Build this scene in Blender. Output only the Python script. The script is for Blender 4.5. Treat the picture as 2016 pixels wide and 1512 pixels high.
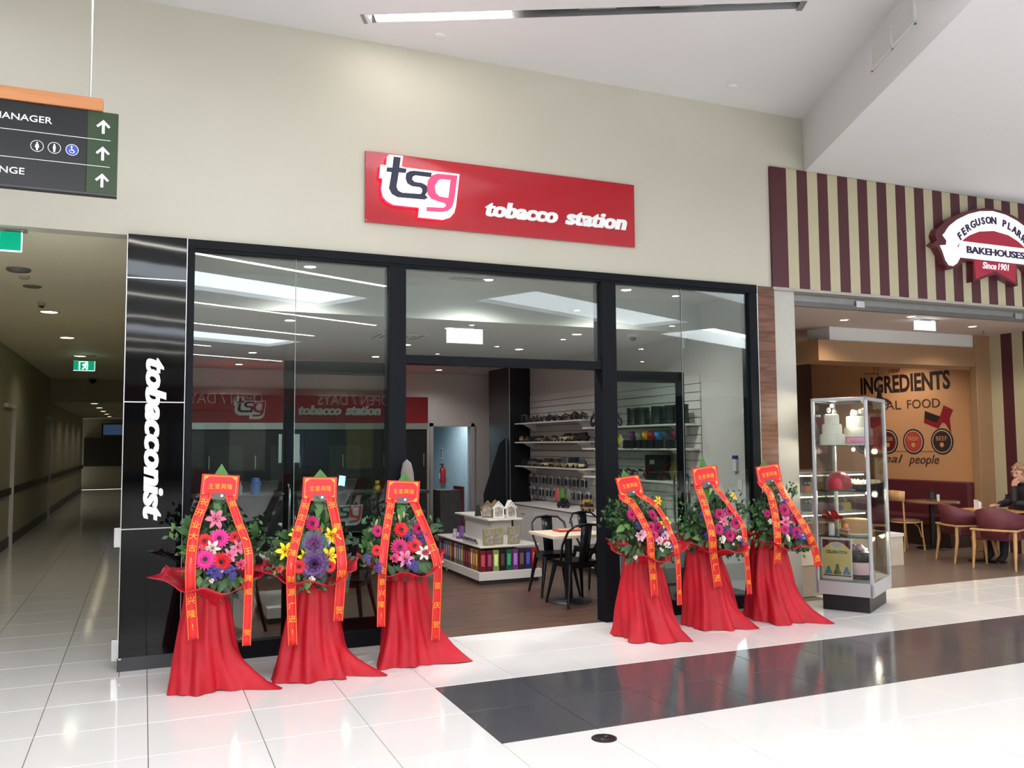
import bpy, bmesh, math, random
from mathutils import Vector, Matrix
random.seed(7)
PI=math.pi
SC=bpy.context.scene
COL=SC.collection
for o in list(bpy.data.objects): bpy.data.objects.remove(o)
# ---------------------------------------------------------------- camera
FPX=1691.6; YAW=-0.4046499; PITCH=0.0692943; ROLL=-0.0071658; CH=1.6538; CD=7.1162
fw=Vector((-math.sin(YAW)*math.cos(PITCH),math.cos(YAW)*math.cos(PITCH),math.sin(PITCH)))
rt=Vector((math.cos(YAW),math.sin(YAW),0)); up=rt.cross(fw)
r2=rt*math.cos(ROLL)+up*math.sin(ROLL); u2=-rt*math.sin(ROLL)+up*math.cos(ROLL)
cam=bpy.data.cameras.new('camera'); cam.sensor_width=36; cam.lens=FPX*36/2016; cam.clip_end=200
co=bpy.data.objects.new('camera',cam); COL.objects.link(co)
M=Matrix.Identity(4)
for i in range(3): M[i][0]=r2[i]; M[i][1]=u2[i]; M[i][2]=-fw[i]
M[0][3]=0; M[1][3]=-CD; M[2][3]=CH
co.matrix_world=M; SC.camera=co
# ---------------------------------------------------------------- world, exposure
W=bpy.data.worlds.new('world'); SC.world=W; W.use_nodes=True
W.node_tree.nodes['Background'].inputs[0].default_value=(.93,.97,1,1)
W.node_tree.nodes['Background'].inputs[1].default_value=1.0
vs=SC.view_settings; vs.view_transform='Standard'; vs.look='None'; vs.gamma=1; vs.use_curve_mapping=False
vs.exposure=1.0
SKY_E=7.0; SKY_N=2.0; SKY_F=7.0; STRIP_E=9.0; STRIP_F=22.0; SHOP_W=11.0; BAKE_W=24.0; CORR_W=11
SC.cycles.sample_clamp_indirect=6; SC.cycles.max_bounces=9; SC.cycles.transparent_max_bounces=16
SC.cycles.caustics_reflective=False; SC.cycles.caustics_refractive=False
# ---------------------------------------------------------------- materials
def lin(c):
    return tuple(((x/255)/12.92 if x/255<=.04045 else ((x/255+.055)/1.055)**2.4) for x in c)
MC={}
def mat(name,rgb,rough=.5,metal=0,var=.06,scale=9,bump=0,emis=None,es=0,coat=0,spec=None,rand=0,trans=0,alpha=1,bscale=None):
    if name in MC: return MC[name]
    m=bpy.data.materials.new(name); m.use_nodes=True; nt=m.node_tree; b=nt.nodes['Principled BSDF']
    c=lin(rgb); n=nt.nodes; l=nt.links
    tc=n.new('ShaderNodeTexCoord'); nz=n.new('ShaderNodeTexNoise'); nz.inputs['Scale'].default_value=scale; nz.inputs['Detail'].default_value=3
    l.new(tc.outputs['Object'],nz.inputs['Vector'])
    mr=n.new('ShaderNodeMapRange'); mr.inputs[1].default_value=.3; mr.inputs[2].default_value=.7
    mr.inputs[3].default_value=1-var; mr.inputs[4].default_value=1+var
    l.new(nz.outputs['Fac'],mr.inputs[0])
    fac=mr.outputs[0]
    if rand:
        oi=n.new('ShaderNodeObjectInfo'); m2=n.new('ShaderNodeMapRange'); m2.inputs[3].default_value=1-rand; m2.inputs[4].default_value=1+rand
        l.new(oi.outputs['Random'],m2.inputs[0]); mm=n.new('ShaderNodeMath'); mm.operation='MULTIPLY'
        l.new(fac,mm.inputs[0]); l.new(m2.outputs[0],mm.inputs[1]); fac=mm.outputs[0]
    vm=n.new('ShaderNodeVectorMath'); vm.operation='SCALE'; vm.inputs[0].default_value=c; l.new(fac,vm.inputs['Scale'])
    l.new(vm.outputs[0],b.inputs['Base Color'])
    b.inputs['Roughness'].default_value=rough; b.inputs['Metallic'].default_value=metal
    if coat: b.inputs['Coat Weight'].default_value=coat; b.inputs['Coat Roughness'].default_value=.05
    if spec is not None: b.inputs['Specular IOR Level'].default_value=spec
    if emis: b.inputs['Emission Color'].default_value=(*lin(emis),1); b.inputs['Emission Strength'].default_value=es
    if trans: b.inputs['Transmission Weight'].default_value=trans
    if alpha<1: b.inputs['Alpha'].default_value=alpha
    if bump:
        n2=n.new('ShaderNodeTexNoise'); n2.inputs['Scale'].default_value=bscale or scale*6; l.new(tc.outputs['Object'],n2.inputs['Vector'])
        bp=n.new('ShaderNodeBump'); bp.inputs['Strength'].default_value=bump; bp.inputs['Distance'].default_value=.01
        l.new(n2.outputs['Fac'],bp.inputs['Height']); l.new(bp.outputs[0],b.inputs['Normal'])
    MC[name]=m; return m
def glassmat(name,tint=(235,245,240),rough=0,f=1.0):
    m=bpy.data.materials.new(name); m.use_nodes=True; nt=m.node_tree; n=nt.nodes; l=nt.links; n.clear()
    out=n.new('ShaderNodeOutputMaterial'); tr=n.new('ShaderNodeBsdfTransparent'); gl=n.new('ShaderNodeBsdfGlossy'); fr=n.new('ShaderNodeFresnel'); mx=n.new('ShaderNodeMixShader')
    tr.inputs[0].default_value=(*lin(tint),1); gl.inputs['Roughness'].default_value=rough; fr.inputs[0].default_value=1.5
    ml=n.new('ShaderNodeMath'); ml.operation='MULTIPLY'; ml.inputs[1].default_value=f
    l.new(fr.outputs[0],ml.inputs[0]); l.new(ml.outputs[0],mx.inputs[0]); l.new(tr.outputs[0],mx.inputs[1]); l.new(gl.outputs[0],mx.inputs[2]); l.new(mx.outputs[0],out.inputs[0])
    return m
def woodmat(name,rgb,rgb2,axis=0,scale=3,rough=.5,rand=.08):
    m=bpy.data.materials.new(name); m.use_nodes=True; nt=m.node_tree; b=nt.nodes['Principled BSDF']; n=nt.nodes; l=nt.links
    tc=n.new('ShaderNodeTexCoord'); mp=n.new('ShaderNodeMapping'); s=[14,14,14]; s[axis]=1.2; mp.inputs['Scale'].default_value=s
    l.new(tc.outputs['Object'],mp.inputs[0]); nz=n.new('ShaderNodeTexNoise'); nz.inputs['Scale'].default_value=scale; nz.inputs['Detail'].default_value=6; nz.inputs['Distortion'].default_value=.6
    l.new(mp.outputs[0],nz.inputs['Vector']); cr=n.new('ShaderNodeValToRGB'); cr.color_ramp.elements[0].position=.35; cr.color_ramp.elements[1].position=.68
    cr.color_ramp.elements[0].color=(*lin(rgb2),1); cr.color_ramp.elements[1].color=(*lin(rgb),1); l.new(nz.outputs['Fac'],cr.inputs[0])
    oi=n.new('ShaderNodeObjectInfo'); m2=n.new('ShaderNodeMapRange'); m2.inputs[3].default_value=1-rand; m2.inputs[4].default_value=1+rand; l.new(oi.outputs['Random'],m2.inputs[0])
    vm=n.new('ShaderNodeVectorMath'); vm.operation='SCALE'; l.new(cr.outputs[0],vm.inputs[0]); l.new(m2.outputs[0],vm.inputs['Scale']); l.new(vm.outputs[0],b.inputs['Base Color'])
    b.inputs['Roughness'].default_value=rough; MC[name]=m; return m
def emi(name,rgb,s):
    if name in MC: return MC[name]
    m=bpy.data.materials.new(name); m.use_nodes=True; n=m.node_tree.nodes; n.clear(); o=n.new('ShaderNodeOutputMaterial'); e=n.new('ShaderNodeEmission')
    e.inputs[0].default_value=(*lin(rgb),1); e.inputs[1].default_value=s; m.node_tree.links.new(e.outputs[0],o.inputs[0]); MC[name]=m; return m
# ---------------------------------------------------------------- mesh helper
class G:
    def __init__(s): s.v=[]; s.f=[]; s.m=[]; s.sm=[]
    def add(s,vs_,fs,m=0,sm=False):
        b=len(s.v); s.v+=[tuple(p) for p in vs_]
        for f in fs: s.f.append([b+i for i in f]); s.m.append(m); s.sm.append(sm)
        return s
    def box(s,x0,x1,y0,y1,z0,z1,m=0):
        if x0>x1:x0,x1=x1,x0
        if y0>y1:y0,y1=y1,y0
        if z0>z1:z0,z1=z1,z0
        v=[(x,y,z) for z in (z0,z1) for y in (y0,y1) for x in (x0,x1)]
        return s.add(v,[(0,2,3,1),(4,5,7,6),(0,1,5,4),(2,6,7,3),(0,4,6,2),(1,3,7,5)],m)
    def cyl(s,p0,p1,r0,r1=None,n=12,m=0,cap=True):
        r1=r0 if r1 is None else r1; p0=Vector(p0);p1=Vector(p1); d=(p1-p0).normalized()
        a=d.orthogonal().normalized(); b=d.cross(a); v=[]
        for p,r in ((p0,r0),(p1,r1)):
            for i in range(n): t=2*PI*i/n; v.append(p+a*r*math.cos(t)+b*r*math.sin(t))
        s.add(v,[(i,(i+1)%n,n+(i+1)%n,n+i) for i in range(n)],m,True)
        if cap: s.add(v[:n],[tuple(reversed(range(n)))],m); s.add(v[n:],[tuple(range(n))],m)
        return s
    def tube(s,path,r,n=8,m=0,closed=False):
        path=[Vector(p) for p in path]; N=len(path); v=[]; prev=None
        for i,p in enumerate(path):
            if closed: d=path[(i+1)%N]-path[i-1]
            else: d=path[min(i+1,N-1)]-path[max(i-1,0)]
            d.normalize()
            a=(prev-d*prev.dot(d)) if prev else d.orthogonal()
            if a.length<1e-5: a=d.orthogonal()
            a.normalize(); prev=a; b=d.cross(a); rr=r[i] if isinstance(r,(list,tuple)) else r
            for k in range(n): t=2*PI*k/n; v.append(p+a*rr*math.cos(t)+b*rr*math.sin(t))
        f=[]
        for i in range(N if closed else N-1):
            j=(i+1)%N
            for k in range(n): f.append((i*n+k,i*n+(k+1)%n,j*n+(k+1)%n,j*n+k))
        s.add(v,f,m,True)
        if not closed: s.add(v[:n],[tuple(reversed(range(n)))],m); s.add(v[-n:],[tuple(range(n))],m)
        return s
    def lathe(s,cx,cy,prof,n=20,m=0,cz=0,sx=1,sy=1):
        v=[];
        for r,z in prof:
            for i in range(n): t=2*PI*i/n; v.append((cx+sx*r*math.cos(t),cy+sy*r*math.sin(t),cz+z))
        f=[]
        for j in range(len(prof)-1):
            for i in range(n): f.append((j*n+i,j*n+(i+1)%n,(j+1)*n+(i+1)%n,(j+1)*n+i))
        s.add(v,f,m,True)
        if prof[0][0]>1e-4: s.add(v[:n],[tuple(reversed(range(n)))],m)
        if prof[-1][0]>1e-4: s.add(v[-n:],[tuple(range(n))],m)
        return s
    def ball(s,c,r,n=10,m=0,sz=1,k=6):
        pr=[(r*math.sin(PI*i/k)+1e-5,-r*sz*math.cos(PI*i/k)) for i in range(k+1)]
        return s.lathe(c[0],c[1],pr,n,m,c[2])
    def prism(s,pts,O,u,v,nrm,depth,m=0,ms=None):
        O=Vector(O);u=Vector(u);v=Vector(v);nrm=Vector(nrm); N=len(pts)
        F=[O+u*a+v*b+nrm*depth for a,b in pts]; B=[O+u*a+v*b for a,b in pts]
        s.add(F,[tuple(range(N))],m); s.add(B,[tuple(reversed(range(N)))],m if ms is None else ms)
        s.add(F+B,[(i,N+i,N+(i+1)%N,(i+1)%N) for i in range(N)],m if ms is None else ms); return s
    def sheet(s,rows,m=0,sm=True):
        n=len(rows[0]); v=[p for r in rows for p in r]
        return s.add(v,[(j*n+i,j*n+i+1,(j+1)*n+i+1,(j+1)*n+i) for j in range(len(rows)-1) for i in range(n-1)],m,sm)
    def mesh(s,name,mats):
        me=bpy.data.meshes.new(name); me.from_pydata(s.v,[],s.f)
        if not isinstance(mats,(list,tuple)): mats=[mats]
        for x in mats: me.materials.append(x)
        me.polygons.foreach_set('material_index',s.m); me.polygons.foreach_set('use_smooth',s.sm); me.update(); return me
    def obj(s,name,mats,parent=None,loc=(0,0,0),rot=(0,0,0),bevel=0,solid=0,sub=0):
        return inst(name,s.mesh(name,mats),parent,loc,rot,bevel,solid,sub)
def inst(name,me,parent=None,loc=(0,0,0),rot=(0,0,0),bevel=0,solid=0,sub=0,scale=None):
    o=bpy.data.objects.new(name,me); COL.objects.link(o); o.location=loc; o.rotation_euler=rot
    if parent is not None: o.parent=parent
    if scale is not None: o.scale=scale if hasattr(scale,'__len__') else (scale,)*3
    if solid: md=o.modifiers.new('s','SOLIDIFY'); md.thickness=solid
    if bevel: md=o.modifiers.new('b','BEVEL'); md.width=bevel; md.segments=2; md.limit_method='ANGLE'
    if sub: md=o.modifiers.new('u','SUBSURF'); md.levels=sub; md.render_levels=sub
    return o
def tag(o,label=None,cat=None,group=None,kind=None):
    if label: o['label']=label
    if cat: o['category']=cat
    if group: o['group']=group
    if kind: o['kind']=kind
    return o
def thing(name,label,cat,loc=(0,0,0),rz=0,group=None):
    o=bpy.data.objects.new(name,None); COL.objects.link(o); o.location=loc; o.rotation_euler=(0,0,rz); o.empty_display_size=.1
    return tag(o,label,cat,group)
def struct(name,label,g,mats,loc=(0,0,0),bevel=0,cat='structure'):
    o=g.obj(name,mats,None,loc,bevel=bevel); return tag(o,label,cat,kind='structure')
KIDS={}
def copy_tree(o,parent=None):
    c=o.copy(); COL.objects.link(c)
    if parent is not None: c.parent=parent
    for ch in ([x for x in KIDS.get(o.name,[])] if o.name in KIDS else list(o.children)): copy_tree(ch,c)
    return c
TX={}
def tmesh(txt,shear=0,bold=0,ext=.5,res=3):
    k=(txt,shear,bold,ext)
    if k in TX: return TX[k]
    cu=bpy.data.curves.new('t','FONT'); cu.body=txt; cu.size=1; cu.shear=shear; cu.offset=bold; cu.extrude=ext; cu.resolution_u=res
    ob=bpy.data.objects.new('t',cu)
    me=bpy.data.meshes.new_from_object(ob)
    vs_=[tuple(v.co) for v in me.vertices]; fs=[tuple(p.vertices) for p in me.polygons]
    bpy.data.objects.remove(ob); bpy.data.meshes.remove(me)
    TX[k]=(vs_,fs); return TX[k]
def addtext(g,txt,O,u,v,w=None,h=None,m=0,shear=0,bold=0,depth=.004,rot=0,center=False):
    if bold>.04:
        # heavy face: the outline font thickened by overlapping copies
        hh=(h or .1); d=hh*.055
        for k,(dx,dz) in enumerate(((-d,0),(0,0),(d,0),(-d*.5,0),(d*.5,0))): addtext(g,txt,Vector(O)+Vector(u).normalized()*(dx+d),u,v,(w-2*d) if w else None,h,m,shear,.028,depth+.0002*k,rot,center)
        return g
    """text fitted to width w and/or height h, lower-left at O, axes u,v, thickness along u x v"""
    vs_,fs=tmesh(txt,shear,bold)
    if not vs_: return g
    xs=[p[0] for p in vs_]; ys=[p[1] for p in vs_]; x0,x1,y0,y1=min(xs),max(xs),min(ys),max(ys)
    sx=w/(x1-x0) if w else None; sy=h/(y1-y0) if h else None
    if sx is None: sx=sy
    if sy is None: sy=sx
    O=Vector(O);u=Vector(u).normalized();v=Vector(v).normalized();n=u.cross(v); out=[]
    cr,sr=math.cos(rot),math.sin(rot)
    for p in vs_:
        a=(p[0]-x0)*sx; b=(p[1]-y0)*sy
        if center: a-=(x1-x0)*sx/2; b-=(y1-y0)*sy/2
        a,b=a*cr-b*sr,a*sr+b*cr
        out.append(O+u*a+v*b+n*((p[2]+.5)*depth))
    return g.add(out,fs,m)
UX=(1,0,0); UZ=(0,0,1); NY=(0,-1,0)
ORD=['first','second','third','fourth','fifth','sixth','seventh','eighth','ninth','tenth','eleventh','twelfth','thirteenth','fourteenth','fifteenth','sixteenth','seventeenth','eighteenth','nineteenth','twentieth','twenty-first','twenty-second','twenty-third','twenty-fourth','twenty-fifth','twenty-sixth']
def arc(cx,cy,r,a0,a1,n): return [(cx+r*math.cos(math.radians(a0+(a1-a0)*i/n)),cy+r*math.sin(math.radians(a0+(a1-a0)*i/n))) for i in range(n+1)]
STANDS=[{"c":[0.42,-0.66],"card":[[-0.029,0.095,1.45],[0.226,0.089,1.439],[0.205,0.0,1.261],[-0.051,0.014,1.287]],"leaf":[[0.108,0.162,1.524],[0.057,0.127,1.454],[0.146,0.124,1.448]],"rl":[[-0.015,-0.046,1.287],[-0.084,-0.142,1.097],[-0.113,-0.255,0.869],[-0.11,-0.27,0.668],[-0.089,-0.27,0.369]],"rr":[[0.156,-0.056,1.268],[0.198,-0.125,1.13],[0.259,-0.228,0.925],[0.258,-0.27,0.64],[0.251,-0.27,0.296]],"w":[0.07,0.06],"fl":[["gp",0.073,-0.142,1.016,0.057],["gp",-0.022,-0.207,0.886,0.06],["gr",0.084,-0.218,0.864,0.057],["gr",-0.024,-0.148,1.004,0.046],["gr",0.175,-0.14,1.02,0.036],["lp",0.053,-0.078,1.144,0.061],["lw",0.027,-0.173,0.955,0.051],["lp",0.195,-0.174,0.952,0.048],["lp",0.137,-0.199,0.903,0.048],["cp",0.209,-0.23,0.841,0.033],["cp",-0.056,-0.176,0.948,0.028],["bb",0.024,-0.251,0.797,0.038],["bb",0.145,-0.255,0.79,0.038],["bb",0.068,-0.253,0.795,0.028],["cw",0.079,-0.248,0.805,0.013],["cw",0.018,-0.274,0.752,0.015]],"gl":[[-0.124,-0.034,1.113,0.064],[-0.151,-0.061,1.058,0.051],[-0.157,-0.116,0.947,0.057],[-0.124,-0.128,0.923,0.051],[0.327,-0.06,1.059,0.064],[0.341,-0.107,0.967,0.051],[0.071,0.023,1.226,0.078],[0.093,0.002,1.185,0.071],[-0.055,-0.222,0.736,0.05],[-0.017,-0.229,0.723,0.05],[0.038,-0.23,0.719,0.057],[0.093,-0.238,0.705,0.057],[0.137,-0.234,0.713,0.05],[0.182,-0.23,0.721,0.05],[0.114,-0.26,0.661,0.05],[-0.071,-0.195,0.79,0.05],[0.222,-0.149,0.883,0.064],[0.033,-0.054,1.072,0.064],[-0.001,-0.065,1.051,0.058],[0.147,-0.068,1.044,0.064],[0.227,-0.226,0.728,0.044]]},{"c":[1.17,-0.64],"card":[[-0.069,0.077,1.414],[0.186,0.074,1.408],[0.163,-0.012,1.235],[-0.089,-0.008,1.243]],"leaf":[[0.072,0.135,1.47],[0.016,0.107,1.415],[0.113,0.106,1.413]],"rl":[[-0.073,-0.073,1.235],[-0.152,-0.185,1.01],[-0.203,-0.27,0.82],[-0.201,-0.27,0.63],[-0.186,-0.27,0.264]],"rr":[[0.115,-0.073,1.235],[0.145,-0.197,0.986],[0.154,-0.27,0.809],[0.143,-0.27,0.639],[0.128,-0.27,0.403]],"w":[0.067,0.072],"fl":[["gm",-0.033,-0.108,1.084,0.051],["kg",-0.036,-0.177,0.947,0.07],["kp",-0.042,-0.244,0.812,0.074],["ly",0.095,-0.151,0.998,0.056],["ly",-0.237,-0.196,0.908,0.06],["ly",0.065,-0.222,0.857,0.066],["ly",-0.111,-0.218,0.864,0.048],["ly",-0.157,-0.144,1.012,0.048],["cr",-0.024,-0.139,1.023,0.032],["cr",0.011,-0.137,1.027,0.024],["gr",-0.149,-0.249,0.802,0.043],["gr",0.065,-0.255,0.79,0.038],["cw",-0.072,-0.291,0.719,0.017],["cw",-0.056,-0.296,0.708,0.014],["cw",0.068,-0.174,0.952,0.019],["bb",0.044,-0.179,0.943,0.029],["bb",0.028,-0.206,0.889,0.024],["cr",-0.283,-0.253,0.795,0.024]],"gl":[[-0.228,-0.088,1.005,0.061],[-0.276,-0.114,0.953,0.055],[-0.271,-0.168,0.845,0.054],[0.035,-0.032,1.117,0.074],[0.072,-0.027,1.127,0.068],[-0.144,-0.219,0.742,0.054],[-0.081,-0.247,0.685,0.048],[-0.025,-0.254,0.671,0.048],[0.025,-0.229,0.721,0.06],[-0.108,-0.204,0.772,0.054],[0.084,-0.221,0.739,0.048],[0.075,-0.139,0.902,0.049],[-0.008,-0.008,1.164,0.074],[0.22,-0.12,0.939,0.043],[0.031,0.014,1.208,0.074],[-0.239,-0.179,0.822,0.048],[0.133,-0.146,0.888,0.049]]},{"c":[1.9,-0.55],"card":[[-0.136,0.056,1.372],[0.132,0.05,1.359],[0.093,-0.034,1.191],[-0.17,-0.027,1.206]],"leaf":[[0.028,0.117,1.434],[-0.037,0.085,1.37],[0.069,0.083,1.366]],"rl":[[-0.146,-0.09,1.2],[-0.218,-0.21,0.96],[-0.255,-0.27,0.743],[-0.263,-0.27,0.568],[-0.266,-0.27,0.316]],"rr":[[0.052,-0.104,1.172],[0.111,-0.206,0.968],[0.168,-0.27,0.753],[0.167,-0.27,0.536],[0.152,-0.27,0.178]],"w":[0.064,0.069],"fl":[["gr",-0.084,-0.147,1.006,0.053],["gm",0.053,-0.146,1.008,0.044],["gm",-0.266,-0.148,1.005,0.04],["gm",-0.114,-0.21,0.881,0.06],["gr",0.004,-0.206,0.888,0.05],["gr",-0.29,-0.215,0.869,0.037],["lp",-0.086,-0.25,0.8,0.062],["lw",0.064,-0.233,0.834,0.053],["cp",-0.166,-0.247,0.806,0.032],["cp",0.083,-0.234,0.833,0.025],["bb",-0.033,-0.176,0.948,0.033],["bb",0.069,-0.178,0.943,0.033],["bb",-0.024,-0.276,0.748,0.035],["bb",-0.295,-0.274,0.752,0.032],["bb",-0.072,-0.269,0.762,0.03],["bb",-0.372,-0.241,0.818,0.027],["cp",-0.001,-0.177,0.946,0.02],["u",-0.089,-0.105,1.091,0.028],["u",0.058,-0.107,1.085,0.033],["u",-0.272,-0.119,1.063,0.028],["u",-0.048,-0.093,1.113,0.025]],"gl":[[-0.032,0.006,1.193,0.077],[-0.079,-0.023,1.134,0.064],[0.037,-0.025,1.13,0.064],[-0.328,-0.106,0.968,0.056],[-0.347,-0.134,0.911,0.05],[-0.317,-0.164,0.853,0.05],[0.184,-0.1,0.98,0.058],[0.214,-0.089,1.002,0.051],[0.065,-0.231,0.718,0.069],[0.118,-0.227,0.727,0.063],[-0.187,-0.235,0.711,0.05],[-0.111,-0.231,0.717,0.05],[-0.193,-0.068,1.043,0.057],[-0.003,-0.072,1.035,0.057],[0.117,-0.146,0.888,0.051],[-0.13,-0.117,0.947,0.05],[0.011,-0.241,0.699,0.05],[-0.247,-0.131,0.918,0.05]]},{"c":[3.98,-0.62],"card":[[-0.218,0.043,1.347],[0.034,0.056,1.373],[0.028,-0.024,1.212],[-0.208,-0.036,1.188]],"leaf":[[-0.085,0.108,1.417],[-0.124,0.082,1.363],[-0.044,0.086,1.371]],"rl":[[-0.212,-0.1,1.18],[-0.135,-0.128,1.123],[-0.065,-0.245,0.89],[-0.057,-0.27,0.703],[-0.031,-0.27,0.372]],"rr":[[-0.049,-0.087,1.206],[0.087,-0.137,1.106],[0.158,-0.25,0.88],[0.202,-0.27,0.669],[0.212,-0.27,0.282]],"w":[0.072,0.05],"fl":[["gm",-0.163,-0.126,1.047,0.045],["gm",0.037,-0.132,1.035,0.045],["gm",0.053,-0.184,0.932,0.048],["gm",-0.012,-0.212,0.875,0.042],["gm",-0.012,-0.18,0.939,0.04],["cl",-0.133,-0.21,0.881,0.043],["cl",0.104,-0.217,0.865,0.035],["cl",0.034,-0.236,0.827,0.032],["ly",0.134,-0.167,0.966,0.055],["ly",0.128,-0.075,1.15,0.039],["cw",0.096,-0.254,0.792,0.026],["bb",-0.143,-0.173,0.954,0.026],["bb",0.091,-0.203,0.893,0.026],["bb",0.125,-0.261,0.777,0.024],["cw",0.018,-0.268,0.765,0.014],["cw",-0.238,-0.294,0.711,0.016],["cw",0.036,-0.275,0.75,0.012]],"gl":[[-0.242,-0.025,1.13,0.055],[-0.292,-0.071,1.039,0.054],[-0.284,-0.094,0.992,0.054],[-0.271,-0.126,0.927,0.059],[-0.199,-0.082,1.016,0.06],[-0.272,-0.163,0.854,0.049],[-0.256,-0.208,0.764,0.064],[-0.229,-0.218,0.744,0.049],[-0.156,-0.224,0.732,0.059],[-0.127,-0.111,0.958,0.045],[0.177,-0.051,1.078,0.056],[0.195,-0.075,1.03,0.056],[0.064,-0.23,0.72,0.06],[0.014,-0.238,0.705,0.05],[0.123,-0.227,0.726,0.05],[-0.03,-0.014,1.152,0.051],[-0.102,-0.037,1.107,0.05],[-0.2,-0.119,0.942,0.054],[-0.226,-0.053,1.073,0.05],[-0.003,-0.095,0.99,0.05],[-0.126,-0.212,0.757,0.049],[0.122,-0.245,0.69,0.045]]},{"c":[4.72,-0.48],"card":[[-0.044,0.075,1.41],[0.252,0.088,1.437],[0.207,-0.0,1.259],[-0.073,-0.017,1.225]],"leaf":[[0.158,0.161,1.523],[0.084,0.117,1.433],[0.168,0.116,1.432]],"rl":[[-0.066,-0.074,1.233],[-0.063,-0.171,1.038],[-0.078,-0.268,0.845],[-0.067,-0.27,0.655],[-0.026,-0.27,0.373]],"rr":[[0.118,-0.063,1.254],[0.201,-0.146,1.089],[0.278,-0.236,0.907],[0.283,-0.27,0.706],[0.314,-0.27,0.288]],"w":[0.085,0.056],"fl":[["gm",0.083,-0.149,1.003,0.045],["gm",0.201,-0.139,1.021,0.041],["gm",0.232,-0.19,0.921,0.049],["gm",0.025,-0.212,0.875,0.045],["gm",0.12,-0.241,0.818,0.048],["lp",0.1,-0.182,0.936,0.045],["cw",0.022,-0.255,0.791,0.032],["cw",0.209,-0.255,0.789,0.024],["ly",0.297,-0.073,1.155,0.037],["bb",-0.12,-0.153,0.994,0.03],["bb",0.085,-0.223,0.853,0.028],["bb",0.222,-0.27,0.76,0.028],["bb",-0.132,-0.233,0.834,0.025],["cw",0.128,-0.277,0.745,0.011],["u",0.061,-0.049,1.202,0.03],["cp",0.181,-0.228,0.844,0.019]],"gl":[[-0.173,-0.057,1.065,0.053],[-0.175,-0.092,0.996,0.053],[-0.254,-0.149,0.882,0.047],[-0.287,-0.177,0.826,0.047],[-0.187,-0.141,0.899,0.058],[-0.187,-0.189,0.803,0.058],[-0.083,-0.133,0.914,0.064],[0.1,-0.011,1.157,0.06],[0.155,-0.022,1.135,0.055],[0.16,-0.048,1.084,0.055],[-0.047,-0.054,1.071,0.054],[0.147,-0.235,0.709,0.059],[0.208,-0.251,0.677,0.054],[0.085,-0.234,0.712,0.054],[0.406,-0.062,1.056,0.044],[0.411,-0.103,0.974,0.044],[-0.169,-0.213,0.754,0.053],[-0.085,-0.215,0.75,0.048],[0.223,-0.049,1.082,0.055],[-0.153,-0.112,0.956,0.053],[0.237,-0.262,0.657,0.038]]},{"c":[5.45,-0.5],"card":[[-0.051,0.08,1.42],[0.241,0.086,1.433],[0.204,0.006,1.273],[-0.09,-0.016,1.229]],"leaf":[[0.105,0.138,1.477],[0.041,0.112,1.425],[0.134,0.115,1.43]],"rl":[[-0.084,-0.068,1.244],[-0.038,-0.119,1.142],[-0.099,-0.265,0.851],[-0.111,-0.27,0.54]],"rr":[[0.107,-0.058,1.264],[0.155,-0.147,1.086],[0.233,-0.27,0.836],[0.324,-0.27,0.654],[0.367,-0.27,0.486]],"w":[0.085,0.085],"fl":[["gm",0.084,-0.141,1.017,0.055],["gm",0.178,-0.18,0.939,0.05],["gm",0.126,-0.243,0.813,0.049],["gm",0.003,-0.229,0.843,0.041],["gm",-0.129,-0.155,0.99,0.032],["gm",0.255,-0.228,0.844,0.036],["lp",0.123,-0.073,1.154,0.047],["lp",0.042,-0.196,0.908,0.054],["cw",-0.006,-0.264,0.771,0.032],["cw",-0.136,-0.189,0.921,0.024],["ly",0.231,-0.194,0.913,0.036],["bb",0.102,-0.114,1.073,0.033],["bb",0.141,-0.262,0.776,0.035],["bb",0.058,-0.23,0.84,0.033],["cw",0.18,-0.263,0.774,0.022],["bb",0.201,-0.266,0.767,0.027]],"gl":[[-0.185,-0.069,1.041,0.054],[-0.232,-0.087,1.006,0.047],[-0.207,-0.148,0.883,0.067],[-0.186,-0.161,0.858,0.067],[-0.143,-0.058,1.065,0.054],[0.313,-0.008,1.165,0.049],[0.365,0.011,1.202,0.042],[0.076,-0.049,1.083,0.062],[-0.0,-0.079,1.023,0.062],[0.231,-0.076,1.027,0.056],[-0.223,-0.202,0.776,0.06],[-0.172,-0.215,0.749,0.06],[-0.074,-0.23,0.721,0.061],[0.251,-0.244,0.693,0.069],[0.278,-0.25,0.679,0.062],[0.162,-0.235,0.709,0.062],[0.051,-0.233,0.715,0.061],[-0.109,-0.181,0.818,0.061],[-0.007,-0.122,0.936,0.055],[0.324,-0.203,0.775,0.049]]}]
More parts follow.
